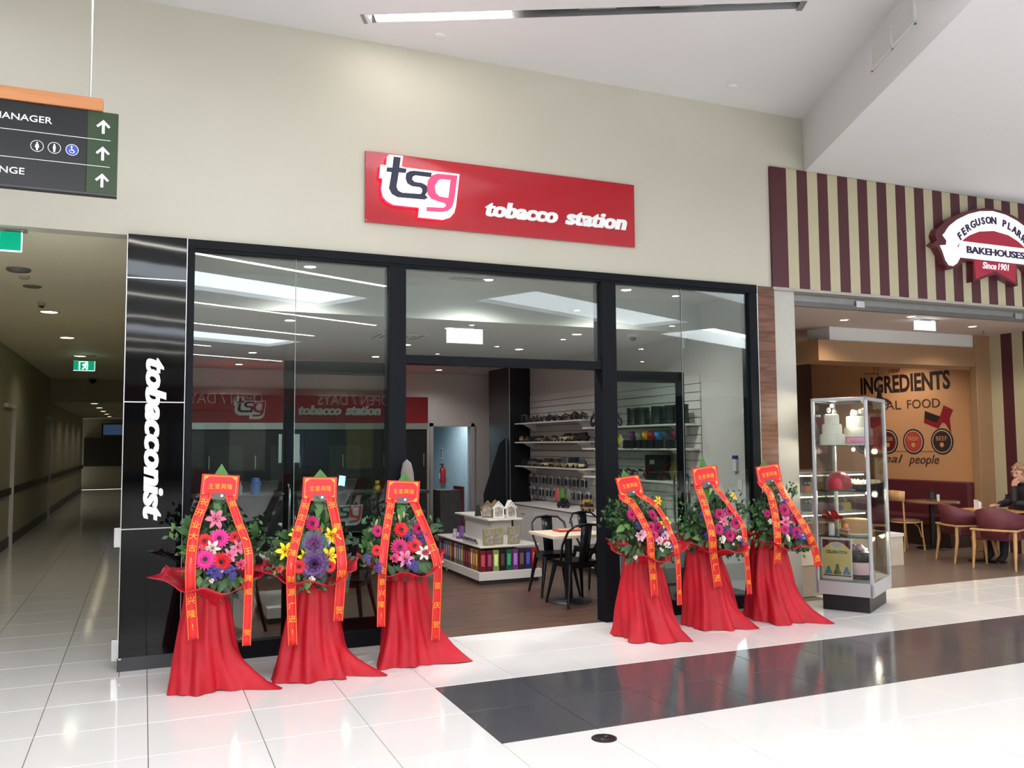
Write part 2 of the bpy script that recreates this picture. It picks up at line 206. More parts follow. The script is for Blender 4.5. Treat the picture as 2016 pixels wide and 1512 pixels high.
LOGO={"white":[[0.105,0.513],[0.226,0.516],[0.213,0.421],[0.26,0.417],[0.742,0.417],[0.708,0.125],[0.692,0.066],[0.655,0.02],[0.589,-0.008],[0.362,-0.007],[0.371,0.078],[0.141,0.079],[0.085,0.104],[0.051,0.138],[0.035,0.204],[0.046,0.298],[0.018,0.299],[0.028,0.414],[0.078,0.417],[0.086,0.493]],"t":[[0.142,0.499],[0.205,0.5],[0.193,0.409],[0.256,0.406],[0.251,0.368],[0.188,0.366],[0.168,0.237],[0.183,0.206],[0.216,0.192],[0.42,0.199],[0.449,0.172],[0.42,0.153],[0.178,0.148],[0.126,0.171],[0.101,0.218],[0.125,0.361],[0.08,0.36],[0.083,0.398],[0.131,0.401]],"s":[[0.324,0.397],[0.485,0.398],[0.477,0.357],[0.337,0.358],[0.311,0.343],[0.307,0.317],[0.328,0.299],[0.394,0.297],[0.436,0.28],[0.446,0.25],[0.438,0.211],[0.42,0.194],[0.382,0.195],[0.397,0.219],[0.397,0.244],[0.379,0.257],[0.305,0.259],[0.264,0.279],[0.248,0.321],[0.254,0.366],[0.286,0.389]],"g":[[0.537,0.397],[0.722,0.401],[0.689,0.161],[0.668,0.108],[0.631,0.075],[0.576,0.058],[0.434,0.053],[0.438,0.09],[0.589,0.098],[0.615,0.118],[0.607,0.138],[0.537,0.151],[0.478,0.167],[0.446,0.205],[0.438,0.261],[0.449,0.326],[0.485,0.375]],"gh":[[0.544,0.337],[0.57,0.35],[0.655,0.352],[0.634,0.191],[0.556,0.196],[0.521,0.222],[0.511,0.282]]}
# ================================================================ materials
m_cream=mat('cream paint',(195,191,175),.55,var=.015,scale=1.5)
m_ceil=mat('white ceiling paint',(224,223,223),.7,var=.01,scale=1.5)
m_white=mat('white paint',(225,225,223),.5,var=.01)
m_tile=mat('white polished tile',(246,244,240),.09,var=.015,scale=2,rand=.012)
m_dark=mat('dark granite tile',(86,87,90),.12,var=.35,scale=160,rand=.03)
m_grout=mat('grout',(120,116,110),.8)
m_alu=mat('charcoal aluminium',(15,18,23),.5,spec=.15,metal=0,var=.04)
m_blk=mat('black gloss laminate',(7,8,10),.035,var=.1,scale=2,bump=.045,bscale=1.6,spec=.25)
m_kick=mat('dark grey kickboard',(66,66,70),.45)
m_silver=mat('brushed silver trim',(200,200,200),.3,metal=.9)
m_red=mat('red gloss panel',(176,22,38),.08,var=.02,coat=.3)
m_redf=mat('red fascia',(178,26,38),.35,var=.03)
m_wlet=mat('white lettering',(245,245,245),.4)
m_oakwall=woodmat('brown timber laminate',(128,84,62),(84,52,38),0,2.2,.45,0)
m_floorwood=woodmat('brown oak plank',(106,77,61),(70,49,39),0,2.6,.38,.12)
m_int=mat('shop wall paint',(205,198,194),.6,var=.015)
m_intc=mat('shop ceiling paint',(212,205,201),.7,var=.01)
m_corr=mat('corridor wall paint',(176,170,146),.6,var=.03,scale=1)
m_black=mat('matt black',(18,18,20),.4)
m_maroon=mat('maroon paint',(78,34,42),.5,var=.03)
m_bcream=mat('pale cream paint',(188,180,150),.5,var=.02)
m_glass=glassmat('clear glass',(236,244,241),f=1.45)
m_glass2=glassmat('display glass',(251,253,251),f=.8)
m_steel=mat('brushed steel',(180,180,180),.25,metal=1)
m_grey=mat('grey metal',(140,140,138),.4,metal=.4)
# ================================================================ mall shell
S_=Vector((.9,-.436,0)).normalized(); Q_=Vector((.436,.9,0)).normalized()
def rect(P,L,Wd): # P = end corner on the camera-far side, runs L along S_, Wd along -Q_
    P=Vector((P[0],P[1],0)); return [P,P+S_*L,P+S_*L-Q_*Wd,P-Q_*Wd]
def ceil_plate(name,label,outer,holes,z,th,mt):
    bm=bmesh.new(); lo=[]
    for loop in [outer]+holes:
        vs_=[bm.verts.new((p[0],p[1],z)) for p in loop]; es=[bm.edges.new((vs_[i],vs_[(i+1)%len(vs_)])) for i in range(len(vs_))]; lo+=es
    bmesh.ops.triangle_fill(bm,use_beauty=True,use_dissolve=False,edges=lo,normal=(0,0,-1))
    r=bmesh.ops.extrude_face_region(bm,geom=bm.faces[:]); 
    for e in r['geom']:
        if isinstance(e,bmesh.types.BMVert): e.co.z+=th
    bmesh.ops.recalc_face_normals(bm,faces=bm.faces[:])
    me=bpy.data.meshes.new(name); bm.to_mesh(me); bm.free(); me.materials.append(mt)
    o=inst(name,me); return tag(o,label,'structure',kind='structure')
slots=[rect((1.582,-.44),3.54,.13)] ; slots=[[Vector((1.585,-.435,0)),Vector((4.776,-1.983,0)),Vector((4.82,-1.88,0)),Vector((1.67,-.33,0))]]
strips=[((4.88,-11.18),9),((6.2,-17.36),12),((4.96,-20.45),11),((2.1,-24.5),8),((5.25,-29.3),12),((3.4,-8.0),0)]
st=[]
for (x,y),L in strips:
    if L: P=Vector((x,y,0))-S_*L; st.append([P,P+S_*L,P+S_*L-Q_*.13,P-Q_*.13])
sky=[]
for (x,y),L,Wd in [((4.86,-12.89),11,1.9),((4.86,-22.24),11,2.0)]:
    P=Vector((x,y,0))-S_*L; sky.append([P,P+S_*L,P+S_*L-Q_*Wd,P-Q_*Wd])
P=Vector((4.4,-3.56,0))-S_*7; sky.append([P,P+S_*7,P+S_*7-Q_*1.9,P-Q_*1.9])
P=Vector((16,-14.5,0)); sky.append([P,P+S_*7,P+S_*7-Q_*1.9,P-Q_*1.9])  # extra skylight out of view, added for illumination
P=Vector((8.2,-10.6,0)); sky.append([P,P+S_*7,P+S_*7-Q_*1.9,P-Q_*1.9])  # added skylight, lifts the mall ceiling that the glass mirrors
CB=Vector((4.4,-4.53,0)); CE=CB+S_*32
outer=[(-14,0,0),(6.5,0,0),CB,CE,(CE.x,-34,0),(-14,-34,0)]
ceil_plate('ceiling','white plasterboard ceiling of the mall',outer,slots+st+sky,5.14,.09,m_ceil)
sky3=[Vector((7.05,-6.35,0)),Vector((7.05,-6.35,0))+S_*8]; sky3+= [sky3[1]-Q_*1.9,sky3[0]-Q_*1.9]
# lower ceiling over the bakery front
sk4=[Vector((7.0,-6.3,0))+Q_*1.3,Vector((7.0,-6.3,0))+Q_*1.3+S_*8,Vector((7.0,-6.3,0))+S_*8-Q_*.25,Vector((7.0,-6.3,0))-Q_*.25]
sk4=[CB+S_*2.2+Q_*2.3,CB+S_*12+Q_*2.3,CB+S_*12+Q_*.5,CB+S_*2.2+Q_*.5]
ceil_plate('ceiling','lower white ceiling in front of the bakery',[(6.5,0,0),CB,CE,(CE.x,0,0)],[sk4],4.56,.09,m_ceil)
g=G()
for a,b in ((Vector((6.5,0,0)),CB),(CB,CE)):
    d_=(b-a).normalized(); n=Vector((-d_.y,d_.x,0)); n=(n if n.x<0 else -n)*.006
    g.add([a+n+Vector((0,0,4.555)),b+n+Vector((0,0,4.555)),b+n+Vector((0,0,5.14)),a+n+Vector((0,0,5.14))],[(0,1,2,3)]); g.add([a+n+Vector((0,0,4.555)),b+n+Vector((0,0,4.555)),b+Vector((0,0,4.555)),a+Vector((0,0,4.555))],[(0,1,2,3)])
struct('trim_1','white bulkhead stepping down diagonally from the high ceiling',g,m_ceil)
m_sky=emi('skylight diffuser',(238,242,250),SKY_E); m_skyn=emi('skylight diffuser near',(238,242,250),SKY_N); m_skyl=emi('skylight diffuser low',(238,242,250),3.2); m_skyf=emi('skylight diffuser far',(232,240,252),SKY_F); m_strip=emi('white light diffuser',(255,250,240),STRIP_E)
def curb(loop,z0,z1,name,label,cat,group=None,mt=None,ms=None):
    c=sum(loop,Vector())/len(loop); t=thing(name,label,cat,(c.x,c.y,z0),0,group)
    g=G(); L=[p-c for p in loop]; h=z1-z0; N=len(L)
    g.add([(p.x,p.y,.09) for p in L]+[(p.x,p.y,h) for p in L],[(i,(i+1)%N,N+(i+1)%N,N+i) for i in range(N)])
    g.obj('curb',mt or m_white,t); g=G(); g.add([(p.x,p.y,h) for p in L],[tuple(range(N))]); g.obj('diffuser',ms or m_sky,t); return t
skl=['skylight nearest the shopfront, over the walkway','long mall skylight in the second row from the shop','long mall skylight in the far row','skylight over the far right of the mall','skylight over the middle right of the mall']
for i,k in enumerate((2,0,1,3,4)): curb(sky[k],5.14,5.14+(.5,.1,.1,.4,.1)[i],'skylight',skl[i],'skylight',ms=(m_skyn,m_skyf,m_skyf,m_sky,m_skyl)[i])
curb(sk4,4.56,5.0,'skylight','skylight in the lower ceiling before the bakery','skylight',ms=m_skyl)
for i,l in enumerate(st):
    c=sum(l,Vector())/4; g=G(); L=[p-c for p in l]; g.add([(p.x,p.y,-.004) for p in L]+[(p.x,p.y,.03) for p in L],[(0,1,2,3),(0,4,5,1),(1,5,6,2),(2,6,7,3),(3,7,4,0)])
    t=thing('linear_light',['slim ceiling light strip nearest in the glass reflection','second slim ceiling light strip from the shop','third slim ceiling light strip from the shop','short slim ceiling light strip, fourth from the shop','slim ceiling light strip farthest from the shop'][i],'light',(c.x,c.y,5.14)); g.obj('diffuser',emi('far light diffuser',(255,250,240),STRIP_F),t)
# the half lit slot
t=thing('slot_light','long recessed ceiling slot, lit at its left end, open and unlit at right','light',(1.6,-.385,5.14)); O=Vector((1.6,-.385,0)); a=slots[0]
L=[p-O for p in a]; g=G(); g.add([(p.x,p.y,0) for p in L]+[(p.x,p.y,.12) for p in L],[(0,1,5,4),(1,2,6,5),(2,3,7,6),(3,0,4,7),(7,6,5,4)]); g.obj('trough',mat('trough metal',(150,150,152),.4,metal=.3),t)
e=Vector((3.2,-1.55,0)).normalized(); w=Vector((-e.y,e.x,0))
def along(g,s0,s1,w0,w1,z0,z1,m=0):
    P=[e*s+w*q+Vector((0,0,z)) for z in (z0,z1) for s,q in ((s0,w0),(s1,w0),(s1,w1),(s0,w1))]
    return g.add(P,[(3,2,1,0),(4,5,6,7),(0,1,5,4),(1,2,6,5),(2,3,7,6),(3,0,4,7)],m)
along(G(),.08,1.2,-.04,.062,.0,.02).obj('diffuser',m_strip,t)
g=G(); along(g,1.3,1.75,.0,.02,.05,.07); g.obj('wiring',mat('red wire',(130,50,50),.5),t)
for s0,s1 in ((1.75,2.05),(2.4,2.75),(3.0,3.3)): along(G(),s0,s1,-.01,.03,.03,.08).obj('ballast',m_silver,t)
for s0,s1 in ((-.03,0),(3.5,3.55)): along(G(),s0,s1,-.065,.085,-.004,.0).obj('end_plate',m_grey,t)
# ---- facade wall
g=G(); g.box(-14,6.5,0,.16,3.27,5.2); struct('wall_front','cream wall above the shopfront',g,m_cream)
g=G(); g.box(-14,-2.05,0,.16,0,3.27); struct('wall_front','cream wall left of the corridor opening',g,m_cream)
g=G(); g.box(6.5,34,.0,.16,3.27,4.6); struct('wall_front','wall behind the striped bakery header',g,m_cream)
g=G(); g.box(6.03,6.31,-.0,.3,0,3.26); struct('trim_2','white plaster pier between tobacconist and bakery',g,mat('pier paint',(184,182,174),.45,var=.02),bevel=.004)
# ---- far side of the mall
t_=G(); t_.box(-14,34,-34.2,-34,4.3,5.2); struct('wall_back','white wall above the far shopfronts',t_,m_ceil)
g=G(); g.box(33.2,33.4,-34,0,0,5.2); struct('wall_right','end wall of the mall far to the right',g,mat('added mall end wall',(120,116,110),.5))  # unseen wall added to block white world light mirrored in the right pane
g=G(); g.box(-14,34,-34.4,-34.3,0,4.4); struct('wall_back','dark shopfront wall on the far side of the mall',g,mat('dark shopfront',(48,50,50),.3))
g=G(); g.box(-14,-13.9,-34,0,0,5.2); struct('wall_left','end wall of the mall to the left',g,m_ceil)
# opposite unit: sign and posters
t=thing('shop_sign','dark red fascia reading open 7 days across the mall','sign',(2,-34,3.3)); G().box(-12,14,.0,.2,0,1.0).obj('panel',mat('dull red',(120,24,34),.4),t)
for x in (-6,0,6):
    for w_,dx,ww in (('OPEN',0,1.4),('7',1.6,.25),('DAYS',2.05,1.4)): g=G(); addtext(g,w_,(x+3-dx,.21,.25),(-1,0,0),UZ,w=ww,h=.5,depth=.02); g.obj('lettering',m_wlet,t)
t=thing('window_poster','row of pale posters in the shop windows across the mall','poster',(2,-34.25,0),0)
for i,x in enumerate((-8,-5.6,-3,-.8,1.6,4.2,7,9.5)): G().box(x,x+1.3+.3*(i%3),0,.06,.5+.2*(i%2),2.7).obj('poster',mat('poster %d'%(i%4),[(150,150,140),(70,80,110),(140,130,80),(120,125,120)][i%4],.5),t)
# ---- floors
TX0=-1.143; TY0=.394; T=.6
g=G(); g.box(-14,34,-34.4,.0,-.1,-.012); g.box(-2.6,-.1,0,30,-.1,-.012); g.box(6.0,24,0,.22,-.1,-.012)
floor=struct('floor','polished white tiled mall floor',g,m_grout)
def tile(x0,x1,y0,y1,mt,nm='tile',gap=.0022):
    k=(round(x1-x0,4),round(y1-y0,4),mt.name)
    if k not in TMC:
        g=G(); w_,d_=k[0],k[1]; e_=.0015; g.v=[]; 
        a0,a1,b0,b1=gap,w_-gap,gap,d_-gap
        vs_=[(a0,b0,-.012),(a1,b0,-.012),(a1,b1,-.012),(a0,b1,-.012),(a0,b0,-e_),(a1,b0,-e_),(a1,b1,-e_),(a0,b1,-e_),(a0+e_,b0+e_,0),(a1-e_,b0+e_,0),(a1-e_,b1-e_,0),(a0+e_,b1-e_,0)]
        g.add(vs_,[(0,1,5,4),(1,2,6,5),(2,3,7,6),(3,0,4,7),(4,5,9,8),(5,6,10,9),(6,7,11,10),(7,4,8,11),(8,9,10,11)]); TMC[k]=g.mesh('tile',mt)
    return inst(nm,TMC[k],floor,(x0,y0,0))
TMC={}
rest=G(); restd=G()
def cell(x0,x1,y0,y1,near,dark):
    if near: o=tile(x0,x1,y0,y1,m_dark if dark else m_tile); 
    else:
        (restd if dark else rest).add([(x0+.002,y0+.002,-.0005),(x1-.002,y0+.002,-.0005),(x1-.002,y1-.002,-.0005),(x0+.002,y1-.002,-.0005),(x0+.002,y0+.002,-.012),(x1-.002,y0+.002,-.012),(x1-.002,y1-.002,-.012),(x0+.002,y1-.002,-.012)],[(0,1,2,3),(0,4,5,1),(1,5,6,2),(2,6,7,3),(3,7,4,0)])
for j in range(0,57):
    y1=TY0-T*j; y0=y1-T
    for k in range(-22,58):
        x0=TX0+T*k; x1=x0+T
        if j==0:
            if x0>5.9: yy=.22
            else: yy=0
            if x0<-.6: continue
            if x0<-.3: x0=-.13
            if x0>6.2 or x0<5.9: a,b=y0,yy
            else: a,b=y0,0
            near=x1>-.7 and x0<11
            cell(x0,x1,a,b,near,False); continue
        near=1<=j<=6 and (-2.2+ (j>3)*.6)<x0<(10.6-.75*j) or (1<=j<=2 and 6<x0<10.2)
        dark=j in (3,4) and k>=5
        cell(x0,x1,y0,y1,near,dark)
# corridor tiles
for j in range(0,50):
    y0=-.206+T*j; y1=y0+T
    for a,b in ((-2.343,-1.743),(-1.743,-1.143),(-1.143,-.543),(-.543,-.13)):
        cell(a,b,y0,y1,j<8 and b>-2,False)
rest.obj('floor_tiling',m_tile,floor)['kind']='stuff'; restd.obj('floor_tiling',m_dark,floor)['kind']='stuff'
# floor box
t=thing('floor_outlet','round dark metal floor outlet cover set in a white tile','floor outlet',(2.41,-2.767,.0)); g=G(); g.lathe(0,0,[(.072,0),(.072,.003),(.06,.005),(1e-4,.005)],28); g.obj('cover',mat('dark bronze',(44,44,44),.3,metal=.6),t)
for q in ((-.03,-.012,-.02,-.014),(.01,.03,.012,.018)): G().box(*q,.004,.0065).obj('screw',m_grey,t)
# ---- corridor
g=G(); g.box(-2.25,-2.05,.16,16,0,3.4); g.box(-2.25,-2.1,16,28.6,0,3); struct('wall_left','dim olive painted wall of the service corridor',g,m_corr)
g=G(); g.box(-.12,.12,.16,30,0,3.4); struct('wall_right','right hand wall of the corridor beside the shop',g,m_corr)
g=G(); g.box(-2.25,.1,.16,15.9,3.27,3.36); struct('ceiling','painted ceiling of the service corridor',g,mat('corridor ceiling paint',(242,234,206),.6,var=.02,scale=1))
g=G(); g.box(-2.25,.1,15.8,15.9,2.72,3.36); g.box(-5,.1,15.9,30,2.72,2.8); struct('ceiling','lower ceiling deep in the corridor',g,m_corr)
g=G(); g.box(-5,.1,30,30.2,0,3); g.box(-5,-4.9,28,30,0,3); g.box(-5,-2.1,28.5,28.6,0,3); struct('wall_back','end wall of the service corridor',g,m_corr)
g=G(); g.box(-2.1,-.12,29.7,30,.9,2.0); struct('trim_3','dark servery panel on the corridor end wall',g,mat('dark olive panel',(52,50,40),.5))
g=G(); g.box(-2.05,-2.02,.3,15.8,.86,.98); g.box(-2.1,-2.03,16,28.4,.86,.98); struct('trim_4','dark bumper rail along the corridor wall',g,mat('dark rail',(58,52,44),.5),bevel=.01)
g=G(); g.box(-2.05,-2.035,.16,15.8,0,.16); g.box(-2.1,-2.07,15.9,28.5,0,.16); struct('baseboard_left','dark skirting along the corridor left wall',g,m_kick)
for y,lb in ((9.5,'nearer'),(15.7,'farther')):
    g=G(); g.box(-2.05,-1.99,y,y+.06,0,2.35); g.box(-2.05,-1.99,y-.9,y,2.3,2.36); struct('trim_5','pale door frame on the corridor left wall, %s one'%lb,g,m_white)
t=thing('television','small dark wall television above the corridor servery','television',(-1.08,29.6,2.3)); G().box(-.42,.42,0,.1,-.25,.25).obj('housing',m_black,t,bevel=.02)
G().box(-.36,.36,-.01,0,-.2,.2).obj('screen',mat('dim screen',(40,55,80),.2,emis=(60,80,110),es=.25),t)
def point(x,y,z,w,r=.05,col=(1,.97,.92),spot=None):
    l=bpy.data.lights.new('lamp','SPOT' if spot else 'POINT'); l.energy=w; l.shadow_soft_size=r; l.color=col
    if spot: l.spot_size=math.radians(spot); l.spot_blend=.6
    return l
def downlight(x,y,z,r,label,group,w,col=(1,.97,.92),strength=14,spot=150,name='downlight',rim=None):
    t=thing(name,label,'light',(x,y,z),0,group)
    g=G(); g.lathe(0,0,[(r*.8,.0),(r*.86,-.006),(r*1.12,-.004),(r*1.15,0)],20); g.obj('rim',rim or m_white,t)
    g=G(); g.lathe(0,0,[(1e-4,-.003),(r*.84,-.003)],20); g.obj('lens',emi('lamp %d %d'%(strength,int(col[2]*100)),tuple(255*c for c in col),strength),t)
    if w:
        l=point(0,0,0,w,r*.7,col,spot); o=bpy.data.objects.new('bulb',l); COL.objects.link(o); o.parent=t; o.location=(0,0,-.03)
    return t
cl=['nearest lit corridor downlight','second lit corridor downlight','third lit corridor downlight beside the hanging exit sign']
for i,y in enumerate((4.46,7.13,9.94)): downlight(-1.075,y,3.27,.11,cl[i],'round corridor downlights',CORR_W*(1.8,.9,.6)[i],(1,.93,.78),9)
for i,y in enumerate((16.5,19.1,21.6,24.1,26.6)): downlight(-1.14,y,2.72,.1,'downlight in the lower corridor ceiling, %s'%['first in the row','second in the row','middle of the row','fourth in the row','last before the end wall'][i],'lower corridor downlights',CORR_W*.5,(1,.93,.78),6)
# ceiling fittings in the corridor
def disc(name,x,y,z,r,h,lab,cat,mt):
    t=thing(name,lab,cat,(x,y,z)); g=G(); g.lathe(0,0,[(r,0),(r,-h*.6),(r*.9,-h),(r*.3,-h*.85),(1e-4,-h*.85)],24); g.obj('body',mt,t); return t
m_dk=mat('grille grey',(110,106,92),.5)
t=disc('ceiling_speaker',-1.077,1.73,3.27,.1,.025,'large round ceiling speaker grille nearest the corridor mouth','speaker',m_dk); g=G(); g.lathe(0,0,[(1e-4,-.024),(.06,-.024),(.062,-.022)],20); g.obj('grille',m_grey,t)
disc('smoke_detector',-1.068,2.07,3.27,.045,.03,'small round smoke detector behind the ceiling speaker','detector',m_corr)
disc('ceiling_speaker',-1.063,2.65,3.27,.085,.012,'flat round grille midway along the near corridor ceiling','speaker',m_dk)
t=disc('motion_sensor',-1.083,3.73,3.27,.04,.04,'small sensor just before the first lit corridor downlight','sensor',m_corr); g=G(); g.ball((0,0,-.035),.03); g.obj('eye',m_black,t)
t=disc('dome_camera',-1.137,15.4,3.27,.1,.03,'dark dome camera on the corridor ceiling behind the exit sign','camera',m_corr); g=G(); g.ball((0,0,-.05),.08); g.obj('dome',m_black,t)
m_grn=mat('exit green',(0,120,92),.3,emis=(0,150,110),es=.55); m_ltw=emi('sign white',(225,255,245),1.1)
def run_man(g,O,s,u=UX,m=0):
    P=[[(.1,.0),(.3,0),(.42,.3),(.5,.2),(.62,0),(.8,0),(.6,.42),(.55,.62),(.75,.5),(.9,.5),(.7,.72),(.45,.78),(.2,.7),(.15,.5),(.28,.5),(.3,.6),(.4,.62),(.32,.35)]]
    for p in P: g.prism([(a*s,b*s) for a,b in p],O,u,UZ,Vector(u).cross(Vector(UZ)),.002,m)
    c=arc(.6*s,.9*s,.1*s,0,330,11); g.prism(c,O,u,UZ,Vector(u).cross(Vector(UZ)),.002,m)
def exit_sign(x0,x1,y,z0,z1,top,lab,grn=True):
    t=thing('exit_sign',lab,'sign',((x0+x1)/2,y,z1)); w=(x1-x0)/2; h=z1-z0
    G().box(-w,w,-.012,.012,-h,0).obj('panel',m_grn if grn else emi('exit sign back',(240,250,255),2.2),t,bevel=.003)
    g=G(); g.box(-w-.003,w+.003,-.014,.014,-h-.006,-h); g.box(w,w+.006,-.014,.014,-h,0); g.obj('edge',m_ltw if grn else m_white,t)
    if grn:
        g=G(); run_man(g,(-w*.12-.03,-.013,-h*.9),h*.8); g.box(-w*.2-.05,-w*.2-.03,-.0145,-.013,-h*.92,-h*.08); g.box(w*.3,w*.36,-.0145,-.013,-h*.92,-h*.08); g.box(-w*.2-.05,w*.36,-.0145,-.013,-h*.12,-h*.06); g.obj('running_figure',m_ltw,t)
    g=G(); g.box(-w*.75,w*1.15,-.05,.05,top-z1-.012,top-z1) ; g.box(-w*.5,w*.5,-.03,.03,-.0,min(.02,top-z1)); g.obj('bracket',m_grey,t)
    return t
exit_sign(-1.3,-.87,.13,3.11,3.25,3.27,'green exit sign at the corridor mouth under the header')
exit_sign(-1.165,-.83,9.8,3.0,3.17,3.27,'small green exit sign hanging far down the corridor')
# ---- tobacconist shell
g=G(); g.box(.14,.29,.1,7.75,0,3.35); struct('wall_left','left wall inside the tobacconist',g,m_int)
g=G(); g.box(5.87,6.03,.12,7.75,0,3.35); struct('wall_right','white right wall inside the tobacconist',g,m_int)
g=G(); g.box(.29,4.75,7.6,7.75,0,3); g.box(5.47,5.87,7.6,7.75,0,3); g.box(4.75,5.47,7.6,7.75,1.97,3); struct('wall_back','back wall of the tobacconist',g,m_int)
g=G(); g.box(.29,5.87,.1,1.12,3.25,3.34); g.box(.29,5.87,1.12,1.2,2.915,3.34); struct('ceiling','raised ceiling strip behind the shop window',g,m_intc)
g=G(); g.box(.29,5.87,1.2,7.6,2.915,3.0); struct('ceiling','lower ceiling of the tobacconist',g,m_intc)
g=G(); g.box(.14,6.02,.0,7.75,-.1,-.012); g.box(4.7,6.3,7.7,12.1,-.1,-.004); sf=struct('floor','brown wood plank floor of the tobacconist',g,mat('floor dark',(60,42,34),.6))
random.seed(3); PM={}
PWD=.18
for r in range(42):
    x=.29-random.random()*1.1
    while x<5.87:
        x1=x+1.2; a=max(x,.29); b=min(x1,5.87)
        if b-a>.02:
            k=round(b-a,3)
            if k not in PM:
                w_=k-.002; gg=G(); vs_=[(0,0,-.012),(w_,0,-.012),(w_,PWD-.003,-.012),(0,PWD-.003,-.012),(0,0,-.001),(w_,0,-.001),(w_,PWD-.003,-.001),(0,PWD-.003,-.001),(.001,.001,0),(w_-.001,.001,0),(w_-.001,PWD-.004,0),(.001,PWD-.004,0)]
                gg.add(vs_,[(0,1,5,4),(1,2,6,5),(2,3,7,6),(3,0,4,7),(4,5,9,8),(5,6,10,9),(6,7,11,10),(7,4,8,11),(8,9,10,11)]); PM[k]=gg.mesh('plank',m_floorwood)
            inst('plank',PM[k],sf,(a,.005+r*PWD,0))
        x=x1
g=G(); g.box(4.6,4.75,7.75,12,0,2.7); g.box(6.12,6.27,7.75,12,0,2.7); g.box(4.6,6.27,12,12.15,0,2.7); g.box(4.6,6.27,7.75,12.1,2.7,2.8); struct('wall_back','pale blue walls of the back hall',g,mat('pale blue paint',(168,188,196),.5))
downlight(5.4,9.3,2.7,.08,'downlight in the pale blue back hall','hall downlight',75,(.95,.98,1),20)  # added lamp, no fitting visible; it brightens the dark hall
g=G(); g.box(4.69,4.75,7.55,7.62,0,2.03); g.box(5.47,5.53,7.55,7.62,0,2.03); g.box(4.69,5.53,7.55,7.62,1.97,2.03); struct('door_1','doorway frame to the back hall',g,m_int)
g=G(); g.box(6.1,6.12,7.8,12,0,.1); g.box(4.75,6.1,11.98,12,0,.1); struct('baseboard_back','grey skirting in the back hall',g,m_kick)
# column
g=G(); g.box(5.5,5.87,5.83,6.75,0,2.915); struct('trim_6','black laminate column on the right wall of the shop',g,mat('black column laminate',(20,21,26),.3))
g=G(); g.box(5.49,5.502,5.82,5.832,0,2.9); struct('trim_7','thin silver corner strip on the black column',g,m_silver)
g=G(); g.box(5.84,5.87,.12,1.2,0,.09); struct('baseboard_right','dark skirting on the white right wall',g,m_alu)
# ---- shop lights
sl=[]
for x in (1.338,3.05,4.604): sl.append((x,.585,3.25))
for y in (1.69,3.36,4.95,6.77):
    for x in (1.337,3.04,4.595): sl.append((x,y,2.915))
cn=['left','middle','right']; rn_=['raised strip behind the window','first row under the lower ceiling','second row','third row','back row']
for i,(x,y,z) in enumerate(sl):
    downlight(x,y,z,.062,'shop ceiling downlight, %s one of the %s'%(cn[i%3],rn_[i//3]),'shop downlights',SHOP_W*(5.0 if i<3 else 1.5 if i<6 else .9),(1,.97,.95),22)
# small mall spotlights seen mirrored in the glass
for i,(x,y) in enumerate([(8.8,-16.4),(12.9,-18.6),(11.6,-21.3),(10.4,-24.5),(10.4,-12.8),(11.6,-10.0),(14.5,-14.5),(17,-20.3),(19.7,-24.6)]):
    downlight(x,y,5.14,.1,'small mall ceiling spotlight, %s by distance from the shop'%['fourth','fifth','seventh','eighth','second','first','third','sixth','ninth'][[(8.8,-16.4),(12.9,-18.6),(11.6,-21.3),(10.4,-24.5),(10.4,-12.8),(11.6,-10.0),(14.5,-14.5),(17,-20.3),(19.7,-24.6)].index((x,y))],'mall spotlights',0,(1,.98,.95),60)
# ================================================================ shopfront
t=thing('shopfront_frame','charcoal aluminium shopfront frame with tall glass panes and an open doorway','shopfront',(0,0,0))
G().box(.287,.341,-.035,.1,0,3.27).obj('left_post',m_alu,t,bevel=.003)
G().box(.287,5.79,-.04,.1,3.18,3.27).obj('head_rail',m_alu,t,bevel=.003)
g=G(); g.box(.33,5.7,-.05,-.04,3.2,3.215); g.obj('head_bead',m_alu,t)
G().box(1.9,2.047,-.045,.12,0,3.18).obj('mullion',m_alu,t,bevel=.004)
G().box(3.955,4.113,-.045,.12,0,3.18).obj('mullion',m_alu,t,bevel=.004)
G().box(5.69,5.79,-.035,.1,0,3.18).obj('right_post',m_alu,t,bevel=.003)
G().box(2.047,3.955,-.035,.1,2.345,2.42).obj('transom',m_alu,t,bevel=.003)
G().box(.341,1.9,-.035,.08,0,.13).obj('sill_rail',m_alu,t,bevel=.003)
G().box(4.113,5.69,-.035,.08,0,.13).obj('sill_rail',m_alu,t,bevel=.003)
for x0,x1,z0,z1 in ((.341,1.121,.13,3.18),(1.125,1.9,.13,3.18),(4.113,4.878,.13,3.18),(4.882,5.69,.13,3.18),(2.047,3.955,2.42,3.18)):
    G().box(x0,x1,.0,.008,z0,z1).obj('glass_pane',m_glass,t)
for x in (1.123,4.88): G().box(x-.002,x+.002,-.002,.01,.13,3.18).obj('glass_joint',mat('joint silicone',(150,155,150),.3),t)
